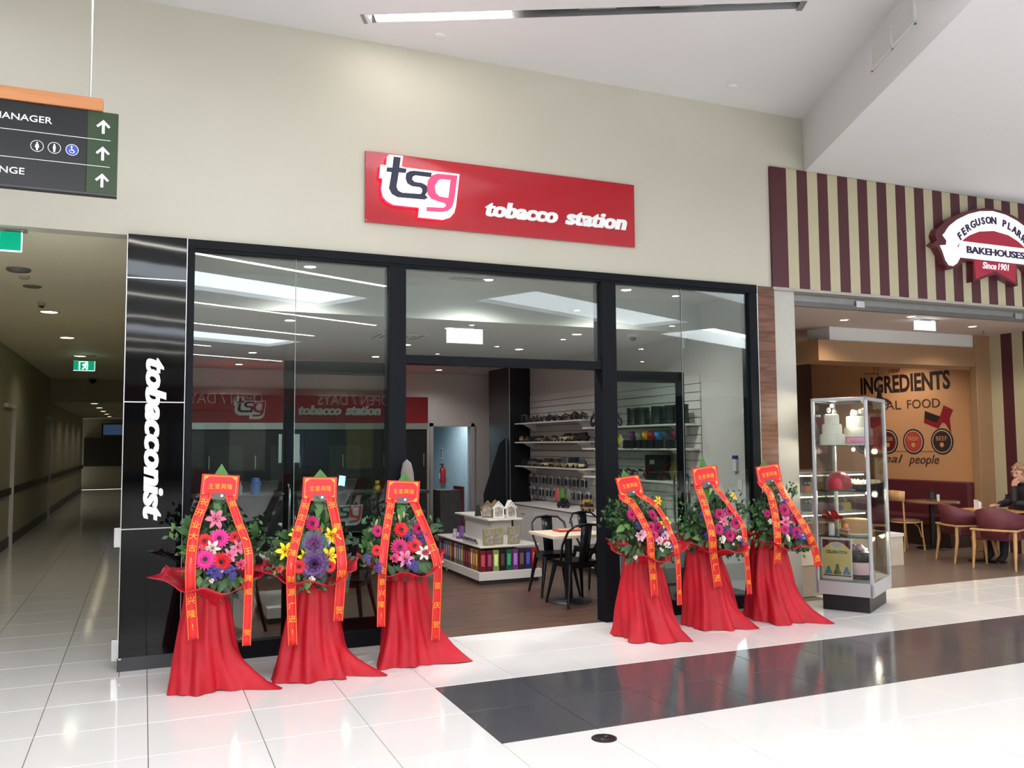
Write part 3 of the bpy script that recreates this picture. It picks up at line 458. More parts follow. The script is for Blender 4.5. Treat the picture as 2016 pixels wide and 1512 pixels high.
# door leaves parked behind the glass
def leaf(x0,x1,lab,hx):
    t=thing('door_leaf',lab,'door',((x0+x1)/2,.17,0)); w=(x1-x0)/2
    for a,b,c,d in ((-w,-w+.08,.02,2.36),(w-.08,w,.02,2.36),(-w,w,2.25,2.36),(-w,w,.02,.2)): G().box(a,b,-.022,.022,c,d).obj('stile' if d-c>1 else 'rail',m_alu,t,bevel=.003)
    G().box(-w+.08,w-.08,-.004,.004,.2,2.25).obj('glass_pane',m_glass,t)
    for s in (-1,1):
        g=G(); y=s*.13; g.tube([(hx,s*.02,.84),(hx,y*.85,.84),(hx,y,.87),(hx,y,1.3),(hx,y*.85,1.33),(hx,s*.02,1.33)],.013,10); g.obj('pull_handle',m_steel,t)
    return t
lf=leaf(1.06,2.0,'glazed dark framed door leaf slid open behind the left window',-.43)
leaf(4.06,5.0,'glazed dark framed door leaf slid open behind the right window',.43)
for a,b in ((-.51,-.485),(-.39,-.34)): G().box(a,b,-.028,-.024,1.51,1.745).obj('white_sticker',m_white,lf)
# black tile pier
t=thing('pier_cladding','glossy black clad pier lettered tobacconist beside the shopfront','cladding',(-.14,-.0,0))
for z0,z1 in ((.1,1.036),(1.04,1.985),(1.99,2.93),(2.934,3.268)): G().box(.0,.42,-.055,.0,z0,z1).obj('panel',m_blk,t,bevel=.002)
for z in (1.038,1.9875,2.932): G().box(.0,.42,-.058,-.05,z-.004,z+.004).obj('joint_strip',m_silver,t)
G().box(-.006,.0,-.06,.3,.1,3.268).obj('corner_strip',m_silver,t); G().box(.42,.425,-.058,0,.1,3.268).obj('corner_strip',m_silver,t)
G().box(-.008,.43,-.052,0,0,.1).obj('kickboard',m_kick,t); G().box(-.008,.015,0,.3,0,.1).obj('kickboard',m_kick,t)
g=G(); addtext(g,'tobacconist',(.279-.135,-.0555,2.325),(0,0,-1),(1,0,0),w=1.232,h=.148,shear=.25,bold=.055,depth=.004); g.obj('lettering',m_wlet,t)
for z0,z1 in ((.9,1.045),(.065,.22)): 
    G().box(-.05,0,.02,.05,z0,z1).obj('bracket',m_silver,t,bevel=.003)
G().box(0.0,.02,-.057,-.05,.085,.097).obj('floor_clip',m_silver,t)
# timber strip
g=G(); 
for i in range(5): pass
t=thing('timber_panel','narrow brown timber look panel right of the shopfront','wall panel',(5.79,0,0)); G().box(.012,.238,-.02,.0,0,3.26).obj('board',m_oakwall,t); G().box(.0,.012,-.03,.0,0,3.268).obj('edge_strip',m_silver,t)
# ---- sign
t=thing('shop_sign','long red tobacco station sign with glowing letter logo above the shopfront','sign',(1.69,-.0,3.545)); 
G().box(0,2.655,-.03,0,.0,.615).obj('panel',m_red,t,bevel=.002)
def logo(parent,ox,oz,y,s=1,lit=0,wm=None,dm=None,rm=None):
    d=.045*s if lit else .006
    P=lambda k:[(a*s,b*s) for a,b in LOGO[k]]
    g=G(); g.prism(P('white'),(ox,y,oz),UX,UZ,NY,d,0,1 if lit else 0); g.obj('logo_backing',[wm,rm] if lit else [wm],parent)
    y1=y-d; 
    for k,mm in (('t',dm),('s',dm),('g',rm),('gh',wm)):
        g=G(); g.prism(P(k),(ox,y1,oz),UX,UZ,NY,.006 if k!='gh' else .0075,0); g.obj('letter_hole' if k=='gh' else 'letter',mm,parent)
m_litw=emi('lit white acrylic',(255,250,255),1.15); m_litr=mat('lit red acrylic',(255,60,90),.3,emis=(255,40,80),es=.9); m_navy=mat('navy letter',(38,42,66),.4)
m_side=mat('glow edge',(255,190,220),.4,emis=(255,150,205),es=2.5)
g=G(); P=LOGO['white']; 
logo(t,.09,.075,-.035,1,1,m_litw,m_navy,m_litr)
l=bpy.data.lights.new('halo','AREA'); l.shape='RECTANGLE'; l.size=.6; l.size_y=.42; l.energy=2.2; l.color=(1,.75,.85); o=bpy.data.objects.new('halo_light',l); COL.objects.link(o); o.parent=t; o.location=(.45,-.1,.33); o.rotation_euler=(-PI/2,0,0)
g=G(); addtext(g,'tobacco',(1.09,-.031,.152),UX,UZ,w=.73,h=.145,shear=.22,bold=.055,depth=.012); g.obj('lettering',m_wlet,t); g=G(); addtext(g,'station',(1.895,-.031,.152),UX,UZ,w=.665,h=.142,shear=.22,bold=.055,depth=.012); g.obj('lettering',m_wlet,t)
g=G(); g.box(.005,.012,-.034,-.03,.01,.017); g.obj('screw',m_silver,t)
# ================================================================ bakery header
t=thing('striped_header','maroon and cream striped board above the bakery opening','wall panel',(6.01,-.0,3.27))
ed=[6.01,6.221,6.367,6.505,6.651,6.789,6.932,7.074,7.219,7.358,7.504,7.644,7.788,7.933,8.076,8.22,8.364,8.512,8.655,8.804,8.946,9.093,9.236,9.382,9.521,9.666,9.81,9.943]
while ed[-1]<13: ed.append(ed[-1]+.1435)
for i in range(len(ed)-1): G().box(ed[i]-6.01,ed[i+1]-6.01,-.03 if i%2==0 else -.026,.0,.0 if i else .0,1.285).obj('stripe',m_maroon if i%2==0 else m_bcream,t)
G().box(0,7,-.035,0,-.03,.0).obj('bottom_trim',mat('trim grey',(170,166,158),.5),t)
t=thing('shutter_track','grey metal roller shutter housing under the striped header','shutter',(6.31,.06,3.1)); G().box(0,6.5,.0,.2,.05,.14).obj('housing',m_grey,t,bevel=.006); g=G(); g.box(0,6.5,-.02,.02,0,.05); g.obj('bottom_rail',mat('rail metal',(105,103,100),.4,metal=.5),t)
for x in (.9,3.45): G().box(x,x+.12,-.025,-.015,.03,.1).obj('latch',m_steel,t)
# bakery shell
g=G(); g.box(6.3,12.6,.22,6.2,3.24,3.3); struct('ceiling','pale ceiling of the bakery cafe',g,mat('bakery ceiling',(200,184,176),.7,var=.01))
g=G(); g.box(6.0,13,.22,6.2,-.1,-.003); struct('floor','grey brown vinyl floor of the bakery cafe',g,mat('bakery floor',(122,106,96),.3,var=.08,scale=3))
g=G(); g.box(6.3,8.6,6,6.2,0,3.24); g.box(8.6,12.1,6,6.2,0,3.24); struct('wall_back','dark brown back wall of the bakery',g,mat('bakery brown',(84,62,50),.5))
g=G(); g.box(6.25,6.32,.3,6.2,0,3.24); struct('wall_left','plain left wall inside the bakery',g,mat('bakery side',(190,176,160),.5))
m_mural=mat('mural tan',(216,164,118),.6,var=.02)
g=G(); g.box(12,12.15,2.4,6,0,3.24); struct('wall_right','tan mural wall of the bakery',g,m_mural)
m_pil=mat('pilaster timber',(158,124,92),.5,var=.04)
g=G(); g.box(11.5,11.85,1.98,2.1,0,3.24); struct('trim_8','timber toned pilaster at the end of the mural wall',g,m_pil,bevel=.01)
g=G(); g.box(8.72,11.99,2.0,2.5,2.76,3.05); g.box(8.45,8.72,1.97,6,2.76,3.05); struct('trim_9','timber beam spanning above the cafe tables',g,m_pil)
g=G(); g.box(8.7,11.99,2.02,2.45,3.05,3.24); struct('trim_10','pale bulkhead above the timber beam',g,m_white)
st_=thing('striped_wall','maroon and cream striped side wall of the bakery','wall panel',(11.8,0,0)); y=1.98; i=0
for w_,c in ((.19,1),(.18,0),(.17,1),(.19,0),(.17,1),(.19,0),(.17,1),(.19,0),(.17,1),(.19,0)):
    G().box(0,.08 ,y-w_,y,0,3.24).obj('stripe',m_bcream if c else m_maroon,st_); y-=w_
bl=[(7.3,.5),(8.4,1.435),(9.56,.49),(9.0,.9),(10.6,1.3),(10.4,4.2),(7.6,3.6),(11.3,3.6)]
for i,(x,y) in enumerate(bl): downlight(x,y,3.24,.06,'bakery ceiling downlight '+['nearest the white pier','above the counter end','in front of the hanging exit sign','small, near the shutter','before the striped side wall','behind the beam','over the back counter','close to the mural wall'][i],'bakery downlights',BAKE_W,(1,.85,.68),12,spot=140)
exit_sign(9.22,9.58,1.05,3.1,3.22,3.24,'blank white back of an exit sign under the bakery ceiling',False)
for x,y,lb in ((6.95,.35,'near the white pier'),(11.2,1.6,'near the striped wall')):
    t=thing('sprinkler','small fire sprinkler on the bakery ceiling '+lb,'sprinkler',(x,y,3.24)); g=G(); g.cyl((0,0,0),(0,0,-.04),.012); g.lathe(0,0,[(.035,-.045),(.03,-.04),(1e-4,-.04)],10); g.obj('head',m_grey,t)
for x,y,lb in ((2.257,-.333,'left of centre'),(5.242,-.419,'toward the diagonal bulkhead')):
    t=thing('ceiling_disc','small flush white disc in the mall ceiling '+lb,'detector',(x,y,5.14)); g=G(); g.lathe(0,0,[(.05,0),(.048,-.008),(.03,-.012),(1e-4,-.012)],20); g.obj('cap',m_white,t)
# vent grille on the bulkhead
bd=(CB-Vector((6.5,0,0))).normalized(); nn=Vector((-bd.y,bd.x,0)); nn=nn if nn.x<0 else -nn
vo=Vector((6.5,0,0))+bd*1.935; t=thing('vent_grille','white louvred air grille on the diagonal bulkhead','vent',(vo.x,vo.y,4.81))
def bb(g,s0,s1,z0,z1,d0,d1,m=0):
    P=[bd*s+nn*d+Vector((0,0,z)) for z in (z0,z1) for s,d in ((s0,d0),(s1,d0),(s1,d1),(s0,d1))]
    return g.add(P,[(3,2,1,0),(4,5,6,7),(0,1,5,4),(1,2,6,5),(2,3,7,6),(3,0,4,7)],m)
g=G(); Lv=.86
for z0,z1,s0,s1 in ((0,.025,0,Lv),(.245,.27,0,Lv),(0,.27,0,.025),(0,.27,Lv-.025,Lv),(0,.27,Lv/2-.012,Lv/2+.012)): bb(g,s0,s1,z0,z1,0,.02)
g.obj('frame',m_white,t); g=G(); bb(g,.02,Lv-.02,.02,.25,-.0,.003); g.obj('backing',m_kick,t)
for i in range(9):
    z=.03+i*.0245; g=G(); P=[bd*s+nn*d+Vector((0,0,zz)) for s in (.02,Lv-.02) for d,zz in ((.004,z),(.018,z+.014),(.018,z+.018),(.004,z+.004))]
    g.add(P,[(0,1,2,3),(7,6,5,4),(0,4,5,1),(1,5,6,2),(2,6,7,3),(3,7,4,0)]); g.obj('louvre',m_white,t)
# ================================================================ directory sign
t=thing('directory_sign','black and green hanging directory sign with arrows and restroom symbols','sign',(-.19,-1.2,3.24)); m_dir=mat('directory black',(10,13,17),.3,spec=.4); m_dgr=mat('directory green',(36,58,30),.35,metal=.2,var=.05)
G().box(-1.9,-.175,-.03,.03,0,.525).obj('panel',m_dir,t,bevel=.002); G().box(-.175,0,-.03,.03,0,.525).obj('green_panel',m_dgr,t,bevel=.002)
G().box(-1.9,0,-.032,.032,-.012,0).obj('bottom_edge',m_kick,t)
G().box(-1.8,-.09,-.045,.035,.525,.605).obj('timber_header',woodmat('sign timber',(205,140,88),(178,112,66),0,1.2,.5,0),t)
g=G(); g.cyl((-.165,0,.6),(-.165,0,1.9),.009); g.obj('hanging_rod',m_silver,t); g=G(); g.cyl((-1.6,0,.6),(-1.6,0,1.9),.009); g.obj('hanging_rod',m_silver,t)
for z in (.342,.171): G().box(-1.9,-.042,-.0315,-.03,z,z+.003).obj('divider_line',m_wlet,t)
for z in (.43,.258,.085):
    g=G(); s=.05; g.prism([(-.008,-.046),(.008,-.046),(.008,.014),(.03,-.008),(.04,.002),(0,.043),(-.04,.002),(-.03,-.008),(-.008,.014)],(-.085,-.031,z),UX,UZ,NY,.002); g.obj('arrow',m_wlet,t)
g=G(); addtext(g,'MANAGER',(-.69,-.031,.405),UX,UZ,w=.319,h=.041,depth=.002,bold=.006); g.obj('lettering',m_wlet,t)
g=G(); addtext(g,'NGE',(-.645,-.031,.07),UX,UZ,w=.133,h=.041,depth=.002,bold=.006); g.obj('lettering',m_wlet,t)
for i,x in enumerate((-.449,-.355,-.257)):
    g=G(); z=.257
    if i==2: g.prism(arc(0,0,.034,0,345,23),(x,-.0305,z),UX,UZ,NY,.002,1)
    R0=arc(0,0,.036,0,345,23); R1=arc(0,0,.033,0,345,23); N=24
    g.add([(x+a,-.033,z+b) for a,b in R0]+[(x+a,-.033,z+b) for a,b in R1],[(k,N+k,N+(k+1)%N,(k+1)%N) for k in range(N)],0)
    if i<2: 
        g.prism(arc(0,.02,.005,0,330,11),(x,-.031,z),UX,UZ,NY,.002)
        g.prism([(-.005,-.026),(.005,-.026),(.005,-.009),(.012 if i==0 else .007,-.009),(.007,.013),(-.007,.013),(-.012 if i==0 else -.007,-.009),(-.005,-.009)],(x,-.031,z),UX,UZ,NY,.002)
    else:
        g.prism(arc(-.003,.02,.005,0,330,11),(x,-.033,z),UX,UZ,NY,.002)
        g.prism([(-.006,.013),(0,.013),(.001,0),(.01,0),(.015,-.017),(.011,-.018),(.007,-.005),(-.006,-.005)],(x,-.033,z),UX,UZ,NY,.002)
        A=arc(0,-.006,.016,160,350,14)+list(reversed(arc(0,-.006,.013,160,350,14))); g.prism(A,(x,-.033,z),UX,UZ,NY,.002)
    g.obj(['woman_symbol','man_symbol','wheelchair_symbol'][i],[m_wlet,mat('symbol blue',(38,70,170),.3)],t)
# ================================================================ flower stands
def cloth(name,rgb,rough=.6):
    return mat(name,rgb,rough,var=.16,scale=5,bump=.35,bscale=22)
m_skirt=cloth('red organza',(190,6,32)); m_wrap=mat('red cellophane',(196,16,40),.18,var=.15,scale=12,coat=.6,bump=.5,bscale=30)
m_rib=mat('red satin ribbon',(222,34,38),.35,var=.04); m_gold=mat('gold print',(252,176,50),.4,var=.05); m_card=mat('red card',(226,20,36),.35,var=.04)
m_orange=mat('orange edge',(250,110,40),.4)
m_plate=mat('grey plate',(96,98,92),.4)
m_lf=[mat('leaf a',(52,92,44),.42,var=.2,scale=14,rand=.25),mat('leaf b',(104,140,74),.45,var=.2,scale=14,rand=.2),mat('leaf c',(34,62,38),.4,var=.2,scale=14,rand=.25)]
m_big=mat('strap leaf',(70,124,48),.35,var=.12,scale=6)
m_stem=mat('stem green',(80,120,60),.5)
random.seed(11)
def petal(g,L,Wd,ang,tilt,curl=0,m=0,z0=0,r0=.1,n=4,tip=.1):
    ca,sa=math.cos(ang),math.sin(ang); rows=[]; r=r0;z=z0;t=tilt; seg=(L-r0)/n
    for i in range(n+1):
        f=i/n; w=Wd*(math.sin(PI*(.18+.72*f))**.8)*(1 if f<.95 else tip+.3)
        rows.append([(r*ca+w*sa,r*sa-w*ca,z+w*.25),(r*ca,r*sa,z),(r*ca-w*sa,r*sa+w*ca,z+w*.25)])
        r+=seg*math.cos(t); z+=seg*math.sin(t); t+=curl/n
    g.sheet(rows,m,True); return g
def fm(build,mats,nm='f'):
    g=G(); build(g); return g.mesh(nm,mats)
def gerb(g):
    for k in range(18): petal(g,1,.13,2*PI*k/18,.12,-.25,0,0,.25)
    for k in range(18): petal(g,.82,.11,2*PI*(k+.5)/18,.35,-.3,0,.05,.22)
    for k in range(14): petal(g,.45,.07,2*PI*k/14,.6,-.2,0,.08,.15,2)
def gcen(g): g.lathe(0,0,[(.28,.06),(.26,.14),(.12,.12),(1e-4,.1)],14)
def lily(g):
    for k in range(6): petal(g,1.05,.24 if k%2 else .18,2*PI*k/6+.2,.75,-1.5,0,-.1,.08,5,0)
def lcen(g):
    for k in range(6):
        a=2*PI*k/6; x,y=math.cos(a)*.25,math.sin(a)*.25; g.tube([(0,0,-.05),(x*.7,y*.7,.3),(x*1.2,y*1.2,.5)],.02,4); g.ball((x*1.25,y*1.25,.52),.06,6,0,1,3)
def kale(outer):
    def f(g):
        for L,n,t,s in (((1.05,9,.1,.42),(.85,8,.4,.36)) if outer else ((.8,6,.5,.3),(.62,6,.9,.26),(.44,5,1.2,.22),(.26,4,1.4,.14))):
            for k in range(n):
                a=2*PI*k/n+L*7; ca,sa=math.cos(a),math.sin(a); rows=[]; r=.05; z=0; tt=t
                for i in range(4):
                    fz=i/3; w=s*(.5+fz*1.15); row=[]
                    for j in range(7):
                        q=(j/6-.5)*2; ww=w*q; zz=z+abs(q)*.12+ (.13*math.sin(j*2.6+k) if i==3 else 0); rr=r-abs(q)**2*.12*fz
                        row.append((rr*ca+ww*sa,rr*sa-ww*ca,zz))
                    rows.append(row); r+=L/3*math.cos(tt); z+=L/3*math.sin(tt); tt-=.12
                g.sheet(rows,0,True)
    return f
def carn(g):
    rnd=random.Random(4)
    for L,n,t in ((1,12,.2),(.85,11,.55),(.65,9,.9),(.4,7,1.2)):
        for k in range(n): petal(g,L,.2,2*PI*k/n+rnd.random(),t+rnd.random()*.2,.2,0,0,.1,3,.9)
def blob(g):
    rnd=random.Random(5)
    for k in range(16):
        a=rnd.random()*2*PI; r=math.sqrt(rnd.random())*.85; c=(r*math.cos(a),r*math.sin(a),rnd.random()*.3)
        for j in range(4):
            b=j*PI/2+rnd.random(); g.add([c,(c[0]+.22*math.cos(b),c[1]+.22*math.sin(b),c[2]+.1),(c[0]+.26*math.cos(b+.5),c[1]+.26*math.sin(b+.5),c[2]+.06),(c[0]+.2*math.cos(b+1),c[1]+.2*math.sin(b+1),c[2]+.1)],[(0,1,2,3)],0,True)
def bud(g): g.lathe(0,0,[(.05,-1),(.2,-.5),(.3,.1),(.22,.6),(.05,1),(1e-4,1.02)],8)
def leafm(g):
    rows=[]
    for i in range(6):
        f=i/5; w=.24*math.sin(PI*min(.97,f*.93+.05))**.9; z=.12*math.sin(PI*f)
        rows.append([(-w,f,z+.07),(0,f,z-.0),(w,f,z+.07)])
    g.sheet(rows,0,True)
FC={'gp':('gerbera','hot pink gerbera',(226,34,140)),'gm':('gerbera','magenta gerbera',(200,20,104)),'gr':('gerbera','red gerbera',(222,20,36)),
 'lp':('lily','pink lily',(240,120,158)),'lw':('lily','white lily',(238,228,214)),'ly':('lily','yellow lily',(252,212,20)),
 'kg':('ornamental_kale','purple kale with green outer leaves',(150,84,150)),'kp':('ornamental_kale','dark purple kale',(104,60,120)),
 'cp':('carnation','pink carnation',(232,90,130)),'cl':('carnation','pale pink carnation',(240,190,206)),'cw':('carnation','small cream flower',(244,238,218)),'cr':('carnation','red and cream alstroemeria',(222,90,70)),
 'bb':('statice_sprig','violet blue filler flowers',(70,56,150)),'u':('lily_bud','closed pale lily bud',(206,196,140))}
FM={}
def kmat(k,c0,c1):
    m=mat('petal '+k,c1,.5,var=.14,scale=6); nt=m.node_tree; n=nt.nodes; b=n['Principled BSDF']; tc=n.new('ShaderNodeTexCoord'); ln=n.new('ShaderNodeVectorMath'); ln.operation='LENGTH'
    nt.links.new(tc.outputs['Object'],ln.inputs[0]); cr=n.new('ShaderNodeValToRGB'); cr.color_ramp.elements[0].position=.15; cr.color_ramp.elements[1].position=.8; cr.color_ramp.elements[0].color=(*lin(c0),1); cr.color_ramp.elements[1].color=(*lin(c1),1)
    e=cr.color_ramp.elements.new(.5); e.color=(*lin([(a+c)/2*.8 for a,c in zip(c0,c1)]),1)
    nt.links.new(ln.outputs['Value'],cr.inputs[0]); nt.links.new(cr.outputs[0],b.inputs['Base Color']); return m
for k,(nm,lb,rgb) in FC.items():
    mm=kmat(k,(190,110,180) if k=='kg' else (96,50,100),(120,80,140) if k=='kg' else (124,84,150)) if k[0]=='k' else mat('petal '+k,rgb,.5,var=.14,scale=6,rand=.08)
    FM[k]=fm({'g':gerb,'l':lily,'k':kale(False),'c':carn,'b':blob,'u':bud}[k[0]],mm)
cen=fm(gcen,mat('gerbera eye',(36,14,18),.6)); lce=fm(lcen,mat('stamen',(150,70,30),.6)); ko1=fm(kale(True),mat('kale green',(72,104,84),.5,var=.2)); ko2=fm(kale(True),mat('kale purple',(96,72,110),.5,var=.2))
LM=[fm(leafm,m) for m in m_lf]
STL=['flower stand at the far left, before the black pier, with a pink lily on top','flower stand with yellow lilies and purple kale, second from the left','flower stand left of the open doorway, red and magenta gerberas over a trailing skirt','flower stand right of the doorway, leafy on its left side with pink carnations','middle of the three right hand flower stands, before the door pull handles','rightmost flower stand, beside the glass cake cabinet']
OUT=[[(180,.2),(222,.285),(245,.3),(268,.24),(290,.27),(312,.34),(325,.55),(338,.26),(0,.17),(60,.15),(120,.16)],
 [(180,.2),(221,.42),(240,.31),(270,.27),(295,.34),(310,.3),(325,.68),(336,.32),(0,.2),(60,.15),(120,.16)],
 [(180,.18),(226,.34),(250,.28),(288,.32),(305,.33),(325,.48),(340,.4),(355,.22),(60,.15),(120,.16)],
 [(180,.26),(205,.3),(224,.38),(245,.3),(270,.36),(296,.50),(312,.3),(340,.24),(20,.2),(60,.18),(112,.3)],
 [(180,.24),(220,.28),(244,.31),(262,.33),(285,.33),(306,.49),(320,.3),(350,.24),(30,.2),(90,.18),(140,.22)],
 [(180,.24),(215,.3),(248,.37),(270,.33),(288,.36),(306,.58),(318,.32),(350,.24),(30,.2),(90,.18),(140,.26)]]
RT=[('祝开业大吉！  兴隆！','周 凯、王 建威  贺'),('祝生意兴隆！财源广进！','张 健、李 旭  贺'),('开业大吉  生意兴隆！','贾 卫、苗庆贺'),('祝开业大吉生意兴隆！','生意兴隆财源广进'),('祝生意兴隆财源广进','开业大吉生意兴隆'),('开业大吉财源广进','祝生意兴隆财源广进')]
def interp(pts,a):
    pts=sorted(pts); n=len(pts)
    for i in range(n):
        a0,r0=pts[i]; a1,r1=pts[(i+1)%n]; 
        if i==n-1: a1+=360
        aa=a+360 if (i==n-1 and a<a0) else a
        if a0<=aa<=a1: f=(aa-a0)/(a1-a0); f=f*f*(3-2*f); return r0+(r1-r0)*f
    return pts[0][1]
LC={}
def char_line(par,txt,P,depth=.003,size=.05,off=.002,even=True):
    P=[Vector(p) for p in P]; L=[0]
    for i in range(len(P)-1): L.append(L[-1]+(P[i+1]-P[i]).length)
    tot=L[-1]*.93; n=len(txt)
    for i,ch in enumerate(txt):
        if ch==' ': continue
        s=.03+tot*(i+.5)/n
        for k in range(len(P)-1):
            if L[k]<=s<=L[k+1] or k==len(P)-2:
                d=(P[k+1]-P[k]).normalized(); c=P[k]+d*(s-L[k]); break
        v=-d; u=Vector((1,0,0)); u=(u-v*u.dot(v)).normalized(); n_=u.cross(v); n_=n_ if n_.y<0 else -n_
        u=v.cross(n_)
        g=G(); addtext(g,ch,c+n_*off,u,v,h=size*(.75 if ch in '！、' else 1),depth=depth,center=True); g.obj('gold_character',m_gold,par)
for si,st in enumerate(STANDS):
    cx,cy=st['c']; T_=thing('flower_stand',STL[si],'flower stand',(cx,cy,0),0,'opening congratulation flower stands'); rnd=random.Random(20+si)
    # skirt
    rows=[]; NA=96; zt=.80; ph=[rnd.random()*6 for _ in range(4)]
    for j in range(15):
        t=(j/14); z=zt*(1-t); row=[]
        for i in range(NA+1):
            a=360*i/NA; ar=math.radians(a); rb=interp(OUT[si],a); rc=min(rb,.27)
            r=.115+(rc-.115)*t**.85
            if rb>rc: r+=(rb-rc)*max(0,(t-.55)/.45)**2.2
            fold=.7*math.sin(ar*7+ph[0]+t*1.4+.6*math.sin(ar*3+ph[3]))+.35*math.sin(ar*17+ph[1]-t*3+math.sin(6*t+ph[2]))+.4*math.sin(ar*4+ph[2]+t*4)
            r*=1+fold*(.06+.14*t*(1-.45*t)); zz=z
            if t>.9 : zz=max(.004,z+.012*math.sin(ar*11+ph[3]))
            if j==14: zz=.003+.006*max(0,math.sin(ar*7+ph[1]))
            row.append((r*math.cos(ar)+(.05*t if si>2 else 0),r*math.sin(ar),zz))
        rows.append(row)
    G().sheet(rows).obj('skirt',m_skirt,T_)
    g=G(); 
    for a in (0,2.1,4.2): g.tube([(.0,.05,.82),(.13*math.cos(a),.13*math.sin(a),.0)],.012,6)
    for k,a in enumerate((.5,2.6,4.7)): G().tube([(.03*math.cos(a),.03*math.sin(a),.8),(.14*math.cos(a),.14*math.sin(a),.0)],.011,6).obj('leg',mat('bamboo',(190,170,120),.5),T_)
    # back board carrying card and flowers
    G().box(-.012,.012,-.006,.006,0,.62).obj('easel_pole',mat('bamboo',(190,170,120),.5),T_,loc=((st['card'][2][0]+st['card'][3][0])/2,-.19,.70),rot=(-.46,0,0))
    # wrap: ruffled cellophane collar
    cxo=sum(f[1] for f in st['fl'])/len(st['fl']); rows=[]; n=72; pk=rnd.random()*6
    for j in range(7):
        t=j/6; row=[]
        for i in range(n+1):
            a=2*PI*i/n; rr=.09+(.23+.03*math.sin(5*a+pk)+.02*math.sin(11*a))*t**1.05
            if si in (0,1,4) and j>3: rr+=.13*math.exp(-((math.degrees(a)-192)/11)**2)*(t-.5)*2
            if si==3 and j>3: rr+=.06*math.exp(-((math.degrees(a)-200)/10)**2)
            front=max(0,-math.sin(a))
            z=.58+.23*t**.8-.12*front*t+.02*math.sin(7*a+pk)*t+(.09*math.exp(-((math.degrees(a)-270)/22)**2)*-1*(1-t) if si==0 else 0)
            row.append((cxo*.6+rr*math.cos(a)*1.05,-.07*t+rr*math.sin(a)*.95,z))
        rows.append(row)
    G().sheet(rows).obj('cellophane_wrap',m_wrap,T_,solid=.002)
    # dark foliage mass: many small leaves
    g=G(); xs=[q[0] for q in st['gl']]+[f[1] for f in st['fl']]; zs=[q[2] for q in st['gl']]; 
    for k in range(620):
        f=rnd.choice(st['gl']+[q[1:] for q in st['fl']]); x=f[0]+rnd.gauss(0,.04); z=f[2]+rnd.gauss(0,.035); y=f[1]+.035+abs(rnd.gauss(0,.035))
        L=.03+.035*rnd.random(); a=rnd.random()*2*PI; q=rnd.random()*.8-.1; ca,sa=math.cos(a),math.sin(a)
        d=Vector((ca,-.35*q,sa)).normalized(); w=Vector((-sa,-.3,ca)).normalized()*L*.26; c=Vector((x,y,z))
        g.add([c,c+d*L*.5+w,c+d*L,c+d*L*.5-w],[(0,1,2,3)],0 if rnd.random()<.5 else (1 if rnd.random()<.35 else 2),False)
    o=g.obj('foliage',m_lf,T_); o['kind']='stuff'
    # bouquet core (holds everything together)
    g=G(); mz=sum(q[2] for q in st['gl'])/len(st['gl']); g.lathe(0,0,[(.05,0),(.13,.1),(.13,.25),(.07,.4),(.02,.5),(1e-4,.5)],16); g.obj('floral_foam',m_lf[2],T_,loc=(cxo,-.06,.70),rot=(-.42,0,0))
    for x,y,z,r in st['gl']:
        dx=x-cxo; dz=z-(mz-.05); a=math.atan2(dz,dx)+rnd.gauss(0,.5); rotm=Matrix.Rotation(rnd.uniform(.9,1.5),4,'X')
        o=inst('leaf',LM[0 if rnd.random()<.5 else (1 if rnd.random()<(.6 if si in(0,3) else .35) else 2)],T_)
        # leaf grows along +Y local; turn to lie in the slanted bouquet plane, pointing outwards
        vd=Vector((math.cos(a),-.25,math.sin(a))).normalized(); nz=Vector((rnd.gauss(0,.3),-1,rnd.gauss(.4,.3))); nz=(nz-vd*nz.dot(vd)).normalized(); xx=vd.cross(nz)
        s=r*2.0*rnd.uniform(.85,1.15); mt=Matrix((xx,vd,nz)).transposed().to_4x4(); o.matrix_local=Matrix.Translation(Vector((x,y,z))-vd*s*.5)@mt@Matrix.Diagonal((s,s,s,1))
    for t,x,y,z,r in st['fl']:
        nm,lb,rgb=FC[t]; o=inst(nm,FM[t],T_); tag(o,lb)
        nz=Vector((rnd.gauss(-.05,.22),-1,rnd.gauss(.3,.2))).normalized(); 
        if t=='u': nz=Vector((rnd.gauss(0,.2),-.4,1)).normalized()
        xx=nz.orthogonal().normalized(); yy=nz.cross(xx); s=r*1.25
        if t[0]=='b': s*=1.2
        if t=='u': s=r*1.2
        o.matrix_local=Matrix.Translation((x,y-.02,z))@Matrix((xx,yy,nz)).transposed().to_4x4()@Matrix.Diagonal((s,s,s,1))
        if t[0]=='g': inst('flower_centre',cen,o)
        if t[0]=='l': inst('stamens',lce,o)
        if t[0]=='k': inst('outer_leaves',ko1 if t=='kg' else ko2,o)
        g=G(); 
    # card
    TL,TR,BR,BL=[Vector(p) for p in st['card']]; u=((TR-TL)+(BR-BL))/2; v=((TL-BL)+(TR-BR))/2; w_,h_=u.length,v.length; n_=u.cross(v).normalized(); 
    if n_.y>0: n_=-n_
    C0=(TL+TR+BL+BR)/4; O=C0-u/2-v/2
    g=G(); g.prism([(0,0),(1,0),(1,1),(0,1)],O,u,v,n_,.004); card=g.obj('name_card',m_card,T_)
    g=G(); e=.03; O2=O+n_*.0045
    for a,b,c,d in ((.06,.94,.06,.085),(.06,.94,.915,.94),(.06,.075,.06,.94),(.925,.94,.06,.94)): g.prism([(a,c),(b,c),(b,d),(a,d)],O2,u,v,n_,.001)
    for a,b,s1,s2 in ((.08,.92,1,-1),(.92,.92,-1,-1),(.08,.08,1,1),(.92,.08,-1,1)):
        g.prism([(a,b),(a+.13*s1,b),(a+.07*s1,b+.07*s2),(a,b+.16*s2)][::(1 if s1*s2>0 else -1)],O2,u,v,n_,.0012)
